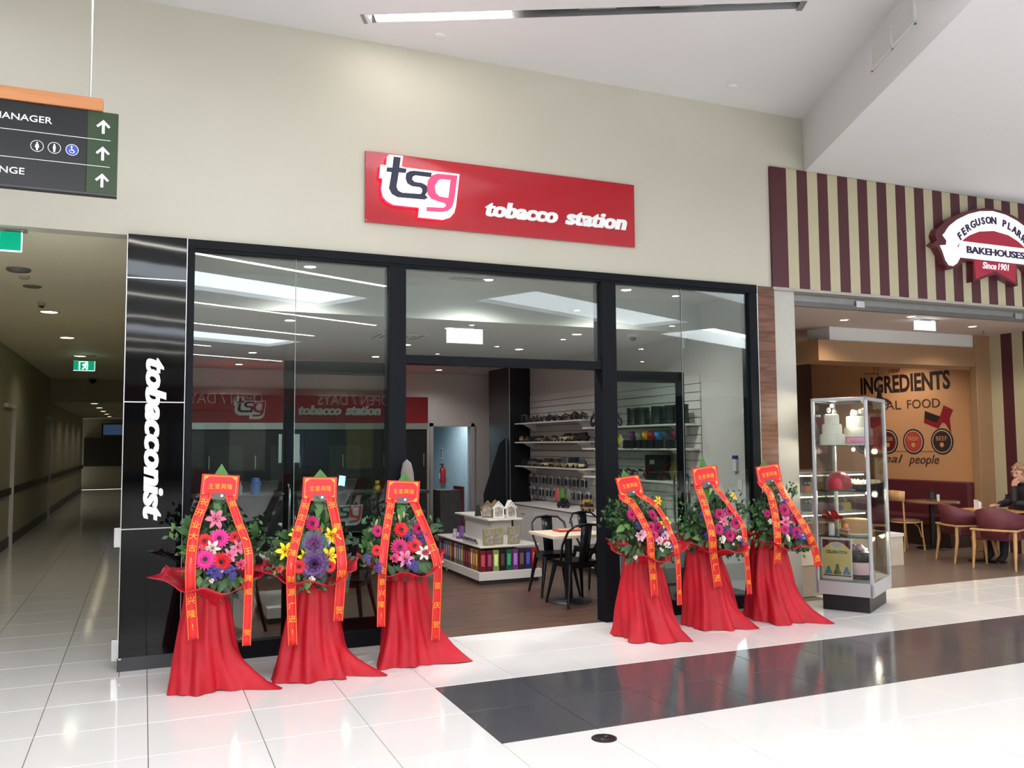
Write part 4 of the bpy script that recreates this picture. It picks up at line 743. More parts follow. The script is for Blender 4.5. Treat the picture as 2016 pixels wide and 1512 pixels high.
    g.obj('gold_border',m_gold,card)
    
    for k,ch in enumerate('生意興隆'): g=G(); addtext(g,ch,O+u*(.2+.165*k)+v*.40+n_*.005,u,v,w=w_*.135,h=h_*.22,depth=.003); g.obj('gold_character',m_gold,card)
    g=G(); g.prism([(.33,-.04),(.66,-.04),(.66,.24),(.33,.24)],O+n_*.002,u,v,n_,.008); pl=g.obj('clip_plate',m_plate,T_)
    g=G(); g.prism([(.54,.08),(.61,.08),(.61,.18),(.54,.18)],O+n_*.0105,u,v,n_,.001); g.obj('sticker',m_white,pl)
    # strap leaf behind
    lt,l0,l1=[Vector(p) for p in st['leaf']]; bw=(l1-l0)*.62; mid=(l0+l1)/2; dn=(mid-lt).normalized(); c2=(BL+BR)/2
    sh=Vector((0,.012,0)); P=[lt,l1+(l1-mid)*.1,c2+bw*.5+(c2-lt)*.25,c2+(c2-lt)*.75,c2-bw*.5+(c2-lt)*.25,l0-(mid-l0)*-.1]
    g=G(); P=[p+sh for p in P]; g.add(P+[p+Vector((0,.003,0)) for p in P],[(0,1,2,3,4,5),(11,10,9,8,7,6)]+[(i,6+i,6+(i+1)%6,(i+1)%6) for i in range(6)]); g.obj('strap_leaf',m_big,T_)
    # ribbons
    for ri,key in enumerate(('rl','rr')):
        P=[Vector(p) for p in st[key]]; wd=st['w'][ri]; Q=[]
        P.insert(0,P[0]+Vector((0,.03,.03)))
        # smooth resample
        for i in range(len(P)-1):
            p0=P[max(i-1,0)];p1=P[i];p2=P[i+1];p3=P[min(i+2,len(P)-1)]
            for k in range(6):
                t=k/6; Q.append(.5*((2*p1)+(p2-p0)*t+(2*p0-5*p1+4*p2-p3)*t*t+(3*p1-3*p2+p3-p0)*t**3))
        Q.append(P[-1]); rows=[]; ed=[[],[]]
        for i,c in enumerate(Q):
            d=(Q[min(i+1,len(Q)-1)]-Q[max(i-1,0)]).normalized(); uu=Vector((1,.0,0)); uu=(uu-d*uu.dot(d)).normalized(); nn_=uu.cross(-d); 
            if nn_.y>0: nn_=-nn_
            rows.append([c-uu*wd/2,c,c+uu*wd/2])
            for s in (0,1):
                sg=-1 if s==0 else 1; ed[s].append([c+uu*sg*(wd/2-.008)+nn_*.0015,c+uu*sg*(wd/2-.003)+nn_*.0015])
        rb=G().sheet(rows).obj('ribbon',m_rib,T_,solid=.0012)
        g=G(); g.sheet(ed[0]); g.sheet(ed[1]); g.obj('gold_edge',m_orange,rb)
        char_line(rb,RT[si][ri],[q-Vector((0,.002,0)) for q in Q],.002,wd*.72,.003)
# ================================================================ tobacconist interior
m_slat=mat('slatwall laminate',(214,208,202),.5,var=.02); m_lam=mat('white laminate',(218,214,208),.35,var=.01)
t=thing('slatwall','white slatwall panelling along the right wall of the shop','wall panel',(5.87,1.08,0))
z=.76; sm={}
while z<2.36:
    for y0,y1 in ((0,2.38),(2.38,4.72)):
        k=(round(y1-y0,2)); 
        if k not in sm: g=G(); g.box(-.018,0,.003,y1-y0,0,.09); sm[k]=g.mesh('slat',m_slat)
        inst('slat',sm[k],t,(-.002,y0,z))
    z+=.0985
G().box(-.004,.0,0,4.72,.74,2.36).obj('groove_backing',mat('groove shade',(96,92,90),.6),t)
def shelf(y0,y1,z,lab):
    t=thing('wall_shelf',lab,'shelf',(5.57,y0,z)); G().box(0,.29,0,y1-y0,-.022,0).obj('board',m_lam,t,bevel=.002)
    for y in (.25,(y1-y0)-.25): 
        g=G(); g.prism([(.28,-.022),(.28,-.13),(.25,-.13),(.05,-.03),(.05,-.022)],(0,y,0),UX,UZ,(0,1,0),.006); g.obj('bracket',m_lam,t)
    return t
shA=[1.985,1.682,1.300]; shB=[1.870,1.587,1.206]
for z,n in zip(shA,('highest','middle','lowest')): shelf(3.46,5.8,z,'white shelf on the far slatwall bay, %s of its three'%n)
for z,n in zip(shB,('highest','middle','lowest')): shelf(1.10,3.44,z,'white shelf on the near slatwall bay, %s of its three'%n)
m_chr=mat('bright chrome',(200,200,205),.15,metal=1); m_rub=mat('rubber black',(20,20,20),.6)
def wheel(g,c,r,w,ax='y'):
    P=[]; 
    for i in range(12): a=2*PI*i/12; P.append((c[0]+r*math.cos(a),c[1],c[2]+r*math.sin(a)))
    g.tube(P,w,5,closed=True)
    for i in range(4): a=PI*i/4; g.tube([(c[0]-r*math.cos(a),c[1],c[2]-r*math.sin(a)),(c[0]+r*math.cos(a),c[1],c[2]+r*math.sin(a))],w*.25,3)
    return g
_wb=wheel(G(),(0,0,.035),.03,.006).mesh('wheel',m_rub)
def bike(col,grp,lab,L=1):
    t=thing('model_motorbike',lab,'model motorbike',(0,0,0),0,grp)
    inst('wheel',_wb,t,(-.055,0,0)); inst('wheel',_wb,t,(.055,0,0))
    g=G(); g.tube([(-.055,0,.035),(-.02,0,.06),(.03,0,.075),(.055,0,.035)],.005,5); g.box(-.02,.02,-.012,.012,.03,.05); g.obj('frame',m_chr,t)
    g=G(); g.ball((.012,0,.075),.016,8,0,.8); g.box(-.05,-.005,-.011,.011,.066,.074); g.obj('tank_and_seat',col,t)
    g=G(); g.tube([(.035,-.03,.105),(.03,0,.1),(.035,.03,.105)],.003,4); g.tube([(.03,0,.1),(.055,0,.035)],.004,4); g.obj('handlebar',m_chr,t)
    return t
def carm(body,roof,grp,lab,van=0):
    t=thing('model_car',lab,'model car',(0,0,0),0,grp)
    g=G(); g.prism([(-.075,.018),(.075,.018),(.078,.04),(.04,.048),(-.07,.05),(-.078,.035)],(0,.03,0),UX,UZ,NY,.06); g.obj('body',body,t,bevel=.003)
    g=G(); g.prism([(-.06,.048),(.03,.046),(.012,.082),(-.05,.084)] if not van else [(-.07,.048),(.045,.046),(.035,.1),(-.068,.1)],(0,.026,0),UX,UZ,NY,.052); g.obj('cabin',roof,t,bevel=.003)
    for x in (-.045,.045):
        for y in (-.031,.025): g=G(); g.cyl((x,y,.018),(x,y+.008,.018),.018,n=10); g.obj('wheel',m_rub,t)
    return t
cc=lambda n,c,r=.35: mat(n,c,r,var=.1,coat=.3)
random.seed(5)
bk=cc('model black',(34,32,34)); 
p1=bike(bk,'model motorbikes on the highest far shelf','small black and chrome model motorbike in the crowded row on the highest far shelf')
p1.location=(5.66,3.62,shA[0]); p1.rotation_euler=(0,0,1.2)
def clones(proto,pts,label=None,group=None):
    out=[]
    for p in pts:
        c=copy_tree(proto); c.location=p[:3]; c.rotation_euler=(0,0,p[3]); 
        if len(p)>4: c.scale=(p[4],)*3
        if label: c['label']=label
        if group: c['group']=group
        out.append(c)
    return out
for i in range(1,25): clones(p1,[(5.63+.1*(i%2)+random.uniform(-.02,.02),3.62+.085*i,shA[0],random.uniform(.7,1.9),random.uniform(.9,1.4))],'small black model motorbike, %s from the near end of the highest far shelf'%ORD[i])
p1['label']='small black model motorbike, first from the near end of the highest far shelf'
pal=[('tan',(150,120,84)),('dark red',(110,34,36)),('black',(36,34,34)),('brown',(92,66,46)),('cream',(206,190,150)),('yellow',(176,142,60)),('pale blue',(96,114,130)),('green',(70,110,84)),('navy',(38,44,62)),('orange',(140,84,54))]
CP={}
def car(i,van,grp,lab,loc,rz,s=1):
    k=(i,van)
    if k not in CP: c=carm(cc('paint '+pal[i][0],pal[i][1]),cc('paint '+pal[(i+4)%10][0],pal[(i+4)%10][1]) if van else bk,grp,lab,van); CP[k]=c
    else: c=copy_tree(CP[k])
    c.location=loc; c.rotation_euler=(0,0,rz); c.scale=(s,)*3; c['label']=lab; c['group']=grp; return c
for i in range(19):
    k=[2,3,0,2,4,1,2,3,0,1,2,3,0,3,2,0,3,4,0][i]; n=pal[k][0]
    car(k,0,'antique model vehicles on the middle far shelf','small %s antique model vehicle, %s from the near end of the middle far shelf'%(n,ORD[i]),(5.65+.09*(i%2),3.6+.115*i,shA[1]),random.uniform(.9,2.1),random.uniform(.95,1.5 if i<5 else 1.1))
for i in range(15):
    k=[4,7,4,1,0,4,0,5,4,5,0,5,6,1,2][i]; n=pal[k][0]
    car(k,1 if i in (0,2,5,8,11) else 0,'model vehicles on the lowest far shelf','%s model vehicle%s, %s from the near end, lowest far shelf'%(n,' with a tall cab' if i in (0,2,5,8,11) else '',ORD[i]),(5.65+.07*(i%2),3.6+.142*i,shA[2]),random.uniform(.9,2.1),random.uniform(1.1,1.5))
for i in range(9):
    k=[1,5,4,0,3,1,8,2,7][i]
    car(k,1 if i%4==1 else 0,'model vehicles on the cabinet top','%s model vehicle on the white cabinet top, %s from the near end'%(pal[k][0],ORD[i]),(5.42+.12*(i%3),2.3+.24*i,.752),random.uniform(.8,2.2),1.25)
clones(p1,[(5.65,3.2,shB[0],1.4,2.2)],'large chrome model motorbike at the far end of the highest near shelf','large model motorbikes')
clones(p1,[(5.65,2.62,shB[0],.6,1.7)],'chrome model motorbike beside the black flasks','large model motorbikes')
clones(p1,[(5.68,3.25,shB[1],1.0,1.6)],'bronze toned model motorbike at the far end of the middle near shelf','large model motorbikes')
for i in range(4): clones(p1,[(5.66,2.9-.28*i,shB[2],1.2+.3*i,1.5)],'dark model motorbike on the lowest near shelf, %s from the far end'%ORD[i],'model motorbikes on the lowest near shelf')
# black flasks
m_fl=mat('gun black',(46,50,50),.3,metal=.3)
fl=None
for i,(y,nm) in enumerate(((2.26,'farthest'),(2.03,'second'),(1.7,'third'),(1.41,'fourth'),(1.2,'nearest'))):
    if fl is None:
        t=thing('beer_tankard','black ribbed tankard','tankard',(5.68,y,shB[0]),0,'black tankards on the highest near shelf'); g=G(); g.lathe(0,0,[(.085,0),(.09,.01),(.08,.03),(.08,.2),(.086,.22),(.075,.222),(.072,.2),(1e-4,.2)],18); g.obj('body',m_fl,t)
        g=G(); g.lathe(0,0,[(.083,.05),(.084,.055),(.083,.06)],18); g.lathe(0,0,[(.083,.16),(.084,.165),(.083,.17)],18); g.obj('band',m_rub,t); fl=t
    else: t=copy_tree(fl); t.location=(5.68,y,shB[0])
    t['label']='tall black cylindrical tankard on the highest near shelf, %s in its row'%nm
# goblets
for i,(y,c,n) in enumerate(((2.28,(120,60,110),'dull purple'),(2.12,(150,152,150),'silver'),(1.96,(232,172,40),'orange yellow'),(1.82,(196,56,70),'red'),(1.68,(50,140,210),'blue'),(1.54,(70,80,110),'dark blue'),(1.30,(140,50,70),'wine red'))):
    t=thing('goblet',n+' goblet standing on the middle near shelf','goblet',(5.68,y,shB[1]),0,'goblets on the middle near shelf'); g=G(); g.lathe(0,0,[(.035,0),(.03,.006),(.007,.02),(.007,.09),(.02,.1)],12); g.obj('stem',m_fl,t); g=G(); g.lathe(0,0,[(.02,.098),(.05,.13),(.06,.17),(.05,.21),(.045,.21),(.05,.17),(1e-4,.12)],14); g.obj('bowl',mat('goblet '+n,c,.15,coat=.5),t)
    G().box(-.03,.03,-.045,.045,0,.1).obj('case',m_rub,t,loc=(-.09,0,0))
for y,n in ((2.95,'farther'),(2.5,'nearer')):
    t=thing('road_sign_ornament','yellow diamond shaped ornament on the middle near shelf, the %s one'%n,'ornament',(5.64,y,shB[1])); g=G(); g.prism([(-.07,.085),(0,.0),(.07,.085),(0,.17)],(0,0,0),(0,-1,0),UZ,(-1,0,0),.03,1,0); g.obj('frame',[mat('ornament white',(210,210,215),.3),mat('ornament yellow',(226,196,30),.35)],t)
    g=G(); g.prism([(-.068,.08),(0,.0),(0,.03),(-.045,.085)],(-.031,0,0),(0,-1,0),UZ,(-1,0,0),.002); g.obj('blue_edge',mat('ornament blue',(40,50,120),.4),t)
t=thing('black_box','black boxed item standing at the near end of the lowest near shelf','box',(5.7,1.75,shB[2])); G().box(-.08,.08,-.16,.16,0,.3).obj('carton',m_black,t,bevel=.004); G().box(-.083,-.08,-.05,.05,.19,.24).obj('label',m_grey,t)
t=thing('gold_plate','round gold toned plate leaning beside the black box','plate',(5.74,1.42,shB[2]+.13)); g=G(); g.lathe(0,0,[(.13,0),(.12,.012),(.05,.006),(1e-4,.006)],22); g.obj('dish',mat('old gold',(170,150,80),.35,metal=.5),t,rot=(0,-PI/2+.15,0))
# hanging packs
pk=[((190,190,190),'grey'),((150,152,158),'silver grey'),((205,205,200),'white'),((120,130,130),'dull green grey')]
PKM={}
n=0
for row,z in enumerate((1.16,.97)):
    for i in range(17):
        y=5.62-.13*i
        if z<1 and 8<=i<=9 or (row==0 and i==16): continue
        k=(i*3+row)%4
        if k not in PKM:
            c=pk[k][0]; g=G(); g.box(-.004,0,-.045,.045,-.15,0); a=g.mesh('card',mat('pack '+pk[k][1],c,.4)); g=G(); g.prism([(-.03,-.13),(.03,-.13),(.035,-.05),(0,-.03),(-.035,-.05)],(-.004,0,0),(0,-1,0),UZ,(-1,0,0),.02); b=g.mesh('blister',m_chr if k%2 else mat('pack dark',(60,62,66),.3)); PKM[k]=(a,b)
        t=thing('hanging_pack',pk[k][1]+' blister pack, %s from the black column in the %s row'%(ORD[i],'upper' if row==0 else 'lower'),'blister pack',(5.77,y,z),0,'blister packs on the slatwall'); inst('card',PKM[k][0],t); inst('blister',PKM[k][1],t)
        g=G(); g.tube([(.08,0,-.01),(-.02,0,-.01)],.003,4); g.obj('hook',m_chr,t)
for y,c,n in ((4.45,(200,90,96),'pink'),(4.3,(90,150,70),'green'),(4.1,(120,124,110),'grey')):
    t=thing('hanging_bag',n+' drawstring pouch hanging low on the far slatwall','bag',(5.68,y,1.0)); g=G(); g.lathe(0,0,[(.03,0),(.05,-.03),(.085,-.12),(.075,-.2),(1e-4,-.21)],12,sx=.4); g.obj('pouch',mat('pouch '+n,c,.5),t); g=G(); g.tube([(0,0,0),(.08,0,.06),(.17,0,.08)],.004,4); g.obj('cord',m_rub,t)
t=thing('picture_frame','pale upright picture frame on the cabinet top against the slatwall','frame',(5.8,3.0,.752)); G().box(0,.02,-.12,.12,0,.32).obj('frame',mat('frame cream',(190,180,160),.5),t); G().box(-.003,0,-.095,.095,.03,.29).obj('picture',mat('frame picture',(150,140,116),.5,var=.3,scale=12),t)
# base cabinets
for i in range(5):
    y0=1.22+i*.785; t=thing('base_cabinet','white low cabinet under the slatwall, %s from the shop front'%['first','second','third','fourth','fifth'][i],'cabinet',(5.25,y0,0))
    G().box(.02,.6,.0,.782,.07,.735).obj('carcass',m_lam,t); G().box(.05,.6,0,.782,0,.07).obj('plinth',m_kick,t)
    for k in (0,1):
        d=G().box(0,.02,k*.391+.002,k*.391+.387,.075,.72).obj('door',m_lam,t,bevel=.002)
        yy=.36 if k==0 else .43; g=G(); g.cyl((-.002,yy,.6),(.004,yy,.6),.016,n=14); g.obj('finger_hole',m_kick,d)
t=thing('cabinet_top','long white benchtop lying over the low cabinets','worktop',(5.23,1.2,.735)); G().box(0,.64,0,3.96,0,.017).obj('board',m_lam,t,bevel=.003)
# gondola
def gond(x,y,w,d,zs,lab):
    t=thing('display_stand',lab,'display stand',(x,y,0)); G().box(.03,w-.03,.03,d-.03,0,.05).obj('plinth',m_kick,t)
    G().box(0,w,0,d,.05,.15).obj('base_tray',m_lam,t,bevel=.004); ins=.0
    G().box(.3,w-.24,.36,d-.36,.15,zs[1]-.02).obj('core',m_lam,t)
    G().box(.02,w-.02,.02,d-.02,zs[0]-.02,zs[0]).obj('shelf',m_lam,t,bevel=.003); G().box(.2,w-.16,.2,d-.22,zs[1]-.02,zs[1]).obj('shelf',m_lam,t,bevel=.003); return t
gond(3.64,2.4,.81,1.65,(.445,.745),'tiered white display stand near the open doorway stacked with gift boxes')
bc=[('dark red',(112,30,34)),('maroon',(96,24,50)),('lime green',(132,150,80)),('black and red',(40,20,24)),('green',(26,90,58)),('purple',(108,60,120)),('dark brown',(58,40,44)),('royal blue',(44,44,104)),('red',(170,36,40)),('olive',(130,120,50)),('orange brown',(150,84,44)),('grey violet',(110,104,120)),('slate',(84,92,104)),('tan',(150,124,84))]
BM={}
def gbox(k,loc,rz,lab,h=.245):
    if k not in BM:
        n,c=bc[k]; g=G(); g.box(-.037,.037,0,.07,0,1); a=g.mesh('body',mat('box '+n,c,.4,var=.25,scale=14)); g=G(); g.box(-.022,.022,-.0015,0,.25,.8); b=g.mesh('front_print',mat('print '+n,tuple(min(255,q*1.5+40) for q in c),.4,var=.4,scale=40)); g=G(); g.cyl((0,-.002,.9),(0,0,.9),.012,n=10); c_=g.mesh('emblem',m_gold); BM[k]=(a,b,c_)
    t=thing('gift_box',lab,'box',loc,rz,'upright gift boxes on the display base'); 
    for nm,me in zip(('body','front_print'),BM[k]): inst(nm,me,t,scale=(1,1,h))
    return t
for i,k in enumerate((0,1,2,3,4,5,6,7,8)): gbox(k,(3.70+.083*i,2.425,.151),0,'%s upright gift box on the near side of the display base'%bc[k][0])
for i in range(17):
    k=[9,10,13,0,6,1,9,11,12,13,6,10,12,11,12,6,12][i]; gbox(k,(3.665,2.55+.085*i,.151),-PI/2,'%s gift box, %s along the left side of the display base'%(bc[k][0],['first','second','third','fourth','fifth','sixth','seventh','eighth','ninth','tenth','eleventh','twelfth','thirteenth','fourteenth','fifteenth','sixteenth','seventeenth'][i]))
m_pic=mat('printed picture',(150,140,128),.4,var=.5,scale=25)
def house(x,y,z,rz,c,lab):
    t=thing('house_frame',lab,'photo frame',(x,y,z),rz,'house shaped frames on the display top'); t.scale=(1.2,1.2,1.15); P=[(-.055,0),(.055,0),(.055,.11),(0,.175),(-.055,.11)]
    g=G(); g.prism(P,(0,0,0),UX,UZ,NY,.03); g.obj('house_front',c,t,rot=(-.12,0,0)); g=G(); g.prism([(-.042,.012),(.042,.012),(.042,.1),(0,.12),(-.042,.1)],(0,-.031,0),UX,UZ,NY,.002); g.obj('picture',m_pic,t,rot=(-.12,0,0))
    for s in (-1,1): g=G(); g.prism([(0,.178),(s*.068,.1),(s*.064,.092),(0,.166)][::s],(0,.005,0),UX,UZ,NY,.045); g.obj('roof',c,t,rot=(-.12,0,0))
    return t
cw_=mat('frame white',(222,218,212),.4); cb=mat('frame bronze',(136,114,84),.4)
house(4.17,2.70,.746,.15,cw_,'white house shaped frame at the near right of the display top')
house(4.02,2.72,.746,-.25,cw_,'white house shaped frame left of the front one, turned slightly left')
house(3.93,2.85,.746,-.7,cb,'bronze toned house shaped frame on the left of the display top')
house(4.22,2.84,.746,.5,cw_,'white house shaped frame behind, leaning to the right')
house(4.08,2.98,.746,.0,cb,'brown house shaped frame at the back of the display top')
t=thing('black_card','black card leaning on the far left of the display top','card',(3.9,3.1,.746)); g=G(); g.prism([(-.05,0),(.04,0),(.02,.14),(-.02,.14)],(0,0,0),UX,UZ,NY,.01); g.obj('card',m_black,t,rot=(-.2,0,0))
for x,y,h,n in ((3.80,2.47,.2,'left'),(3.93,2.53,.2,'middle'),(4.13,2.49,.21,'right')):
    t=thing('picture_frame','antique gold picture frame standing on the lower shelf, %s of three'%n,'photo frame',(x,y,.446),0,'gold frames on the lower display shelf'); mm=mat('antique gold',(150,138,104),.4,var=.2,scale=20)
    f=G().box(-.075,.075,0,.03,0,h).obj('frame',mm,t,bevel=.004); G().box(-.055,.055,-.003,0,.02,h-.04).obj('picture',m_pic,t)
for i in range(7):
    t=thing('lighter','small slanted silver lighter, %s in the row on the lower shelf edge'%['first','second','third','fourth','fifth','sixth','seventh'][i],'lighter',(3.70,2.62+.075*i,.449),0,'silver lighters on the lower shelf'); G().box(-.012,.012,-.02,.02,0,.075).obj('case',m_chr,t,rot=(.0,-.5,0),bevel=.002); G().box(-.013,.013,-.021,.021,.05,.053).obj('lid_line',m_kick,t,rot=(0,-.5,0))
for i,(c,n) in enumerate((((110,70,130),'purple'),((200,196,200),'white'))):
    t=thing('gift_bag','small %s boxed set at the far end of the lower shelf'%n,'box',(3.74,3.35+.14*i,.446)); G().box(-.03,.03,-.05,.05,0,.16-.05*i).obj('carton',mat('setbox '+n,c,.4),t,rot=(0,.1,0)); G().box(-.034,-.03,-.03,.03,.03,.08).obj('print',m_white,t,rot=(0,.1,0))
# tables and chairs
m_ttop=mat('cream tabletop',(226,212,186),.35,var=.03)
def table(x,y,w,d,z,lab,cat='table',top=m_ttop,rnd_=0,nm='cafe_table',rz=0):
    t=thing(nm,lab,cat,(x,y,0),rz)
    if rnd_: g=G(); g.lathe(0,0,[(w/2,z-.03),(w/2+.004,z-.015),(w/2,z),(1e-4,z)],28); g.obj('tabletop',top,t)
    else: G().box(-w/2,w/2,-d/2,d/2,z-.032,z).obj('tabletop',top,t,bevel=.004)
    g=G(); g.cyl((0,0,.02),(0,0,z-.03),.04,n=14); g.obj('pedestal',m_black,t)
    g=G(); g.lathe(0,0,[(.24,0),(.24,.01),(.05,.03),(1e-4,.03)],24); g.obj('base',m_black,t); return t
table(4.15,1.09,.64,.62,.715,'cream square table beyond the doorway with a red tray on it')
table(4.98,1.35,.5,.6,.76,'second cream table partly hidden by the right door post')
t=thing('red_tray','flat red patterned tray lying on the cream table','tray',(4.2,1.2,.716)); G().box(-.14,.14,-.09,.09,0,.018).obj('tray',mat('tray red',(190,60,40),.4),t,bevel=.004); G().box(-.11,.11,-.06,.06,.018,.021).obj('contents',mat('tray pattern',(230,170,140),.4,var=.5,scale=60),t)
m_tol=mat('black painted steel',(26,28,32),.28,metal=.5)
def tolix(x,y,rz,lab):
    t=thing('metal_chair',lab,'chair',(x,y,0),rz,'black metal chairs in the tobacconist')   # faces +y
    g=G(); g.prism([(-.17,-.17),(.17,-.17),(.19,.17),(-.19,.17)],(0,0,.435),UX,(0,1,0),UZ,.02); g.obj('seat',m_tol,t,bevel=.006)
    G().box(-.165,.165,-.165,.165,.39,.435).obj('seat_apron',m_tol,t)
    for sx in (-1,1):
        for sy in (-1,1):
            g=G(); a=Vector((sx*.15,sy*.15,.42)); b=Vector((sx*.22,sy*.23,0)); 
            w=.035; P=[a+Vector((-sx*w,0,0)),a,a+Vector((0,-sy*w,0))]; Q=[b+Vector((-sx*.016,0,0)),b,b+Vector((0,-sy*.016,0))]
            g.tube([a,b],[.026,.012],6); g.obj('leg',m_tol,t)
    g=G(); g.tube([(-.17,.0,.45),(-.205,-.1,.62),(-.19,-.19,.76),(-.13,-.235,.82),(0,-.25,.835),(.13,-.235,.82),(.19,-.19,.76),(.205,-.1,.62),(.17,0,.45)],.0125,8); g.obj('back_hoop',m_tol,t)
    g=G(); g.sheet([[(-.055,-.17,.44),(0,-.175,.44),(.055,-.17,.44)],[(-.06,-.21,.65),(0,-.22,.65),(.06,-.21,.65)],[(-.065,-.245,.83),(0,-.26,.83),(.065,-.245,.83)]]); g.obj('back_slat',m_tol,t,solid=.004)
    return t
tolix(4.13,.9,.05,'black metal chair nearest the doorway, its back toward the mall')
tolix(4.2,1.55,PI-.12,'black metal chair on the far side of the cream table')
tolix(4.86,1.85,PI+.1,'black metal chair at right, behind the door post')
tolix(1.72,.72,2.6,'black metal chair behind the left window, close to the doorway')  # added chair, stands in for a curved dark reflection in the glass
tolix(.72,.95,2.2,'black metal chair behind the left window near the black pier')  # likewise added in place of a dark reflected curve
# fascia over the service counter
t=thing('shop_sign','red inner fascia with letter logo and tobacco station lettering','sign',(.3,6.5,1.9))
for a,b in ((0,.94),(.94,2.5),(2.5,4.02)): G().box(a,b-.004,0,.5,.105,.53).obj('panel',m_redf,t)
G().box(0,4.02,-.01,.5,0,.1).obj('silver_strip',mat('satin strip',(190,190,188),.25,metal=.8),t)
logo(t,.93,.16,-.001,.66,0,m_wlet,mat('logo charcoal',(46,46,50),.4),m_redf)
g=G(); addtext(g,'tobacco',(1.9,-.001,.225),UX,UZ,w=.68,h=.15,shear=.22,bold=.055,depth=.01); g.obj('lettering',m_wlet,t); g=G(); addtext(g,'station',(2.64,-.001,.225),UX,UZ,w=.58,h=.15,shear=.22,bold=.055,depth=.01); g.obj('lettering',m_wlet,t)
t=thing('back_cabinet','tall black cigarette cabinets below the red inner fascia','cabinet',(.3,6.55,0)); G().box(0,4.02,.02,.6,0,1.9).obj('carcass',m_black,t)
for i in range(6): 
    d=G().box(.01+i*.67,.66+i*.67,0,.02,.9,1.88).obj('door',mat('door charcoal',(30,31,34),.3),t); G().box(.6+i*.67,.61+i*.67,-.02,0,1.3,1.5).obj('handle',m_silver,d)
    d=G().box(.01+i*.67,.66+i*.67,0,.02,.02,.88).obj('drawer_front',mat('door charcoal',(30,31,34),.3),t)
t=thing('service_counter','long black service counter with the letter logo on its front','counter',(.6,4.0,0)); G().box(0,2.9,0,.7,.06,1.0).obj('body',mat('counter black',(22,22,26),.25),t); G().box(-.03,2.93,-.03,.72,1.0,1.04).obj('counter_top',m_black,t,bevel=.004); G().box(0.03,2.87,.03,.66,0,.06).obj('plinth',m_kick,t)
logo(t,1.58,.62,-.003,.62,0,mat('logo grey',(150,152,152),.4),mat('logo charcoal',(46,46,50),.4),mat('logo red',(160,40,50),.4))
t=thing('register_screen','small bright register screen on the counter','screen',(2.4,4.25,1.04)); g=G(); g.cyl((0,0,0),(0,0,.08),.02); g.obj('stand',m_black,t); G().box(-.05,.05,-.01,.01,.06,.22).obj('housing',m_black,t,rot=(-.2,.15,0)); G().box(-.042,.042,-.012,-.01,.075,.21).obj('display',emi('screen glow',(190,225,240),1.6),t,rot=(-.2,.15,0))
t=thing('gold_cat','small golden beckoning cat figurine on the counter','figurine',(2.88,4.2,1.04)); mg=mat('gold ceramic',(190,150,50),.25,metal=.6)
g=G(); g.lathe(0,0,[(.05,0),(.055,.03),(.04,.07),(1e-4,.08)],14); g.obj('body',mg,t); g=G(); g.ball((0,0,.1),.036,12); g.obj('head',mg,t)
for s in (-1,1): g=G(); g.lathe(s*.022,0,[(.012,.12),(1e-4,.15)],6); g.obj('ear',mg,t)
t=thing('blue_tub','round blue counter tub of small sweets near the left end of the counter','tub',(1.3,4.1,1.04)); g=G(); g.lathe(0,0,[(.06,0),(.07,.14),(.05,.16),(1e-4,.16)],16); g.obj('tub',mat('tub blue',(40,90,160),.3),t); g=G(); g.lathe(0,0,[(.052,.155),(.05,.2),(.02,.21),(1e-4,.21)],16); g.obj('lid',mat('tub lid',(60,110,180),.3),t)
for i,x in enumerate((1.05,1.12,1.0)):
    t=thing('bottle','small clear bottle beside the blue tub, '+['left','right','back'][i]+' one','bottle',(x,4.12+.08*(i==2),1.04)); g=G(); g.lathe(0,0,[(.025,0),(.027,.1),(.01,.14),(.01,.16),(1e-4,.16)],10); g.obj('glass',mat('bottle grey',(150,156,160),.2),t); g=G(); g.cyl((0,0,.16),(0,0,.18),.012,n=8); g.obj('cap',m_redf,t)
for i in range(3):
    t=thing('bar_sticker_panel','grey locker panel behind the counter, %s'%['left','centre','right'][i],'panel',(.9+i*.9,6.545,1.1)); G().box(0,.5,-.004,.0,0,.55).obj('sheet',mat('locker grey',(58,60,60),.4,var=.2,scale=8),t)
# left display stand with ornaments
gond(1.08,1.2,.55,1.0,(.55,.86),'small white display stand behind the left window with glittery ornaments')
def crystal(x,y,z,c1,c2,lab,s=1):
    t=thing('crystal_ornament',lab,'ornament',(x,y,z)); g=G(); g.lathe(0,0,[(.1*s,0),(.1*s,.04),(.09*s,.05),(1e-4,.05)],14); g.obj('base',c1,t)
    r=random.Random(3); g=G()
    for k in range(26):
        a=r.random()*6.28; q=math.sqrt(r.random())*.08*s; p=Vector((q*math.cos(a),q*math.sin(a),.05)); g.cyl(p,p+Vector((math.cos(a)*.02,math.sin(a)*.02,.04+.04*r.random()*(1.2-q/.1/s))),.009,.001,5)
    g.obj('spikes',c2,t)['kind']='stuff'; return t
mr_=mat('dark red resin',(100,28,34),.3)
crystal(1.38,1.55,.861,mr_,m_chr,'silver spiked ornament on a dark red base atop the small white stand')
crystal(1.16,1.35,.551,mat('shell pink',(200,170,150),.4),mat('shell red',(170,100,90),.4),'pinkish ornament on the lower shelf of the small white stand')
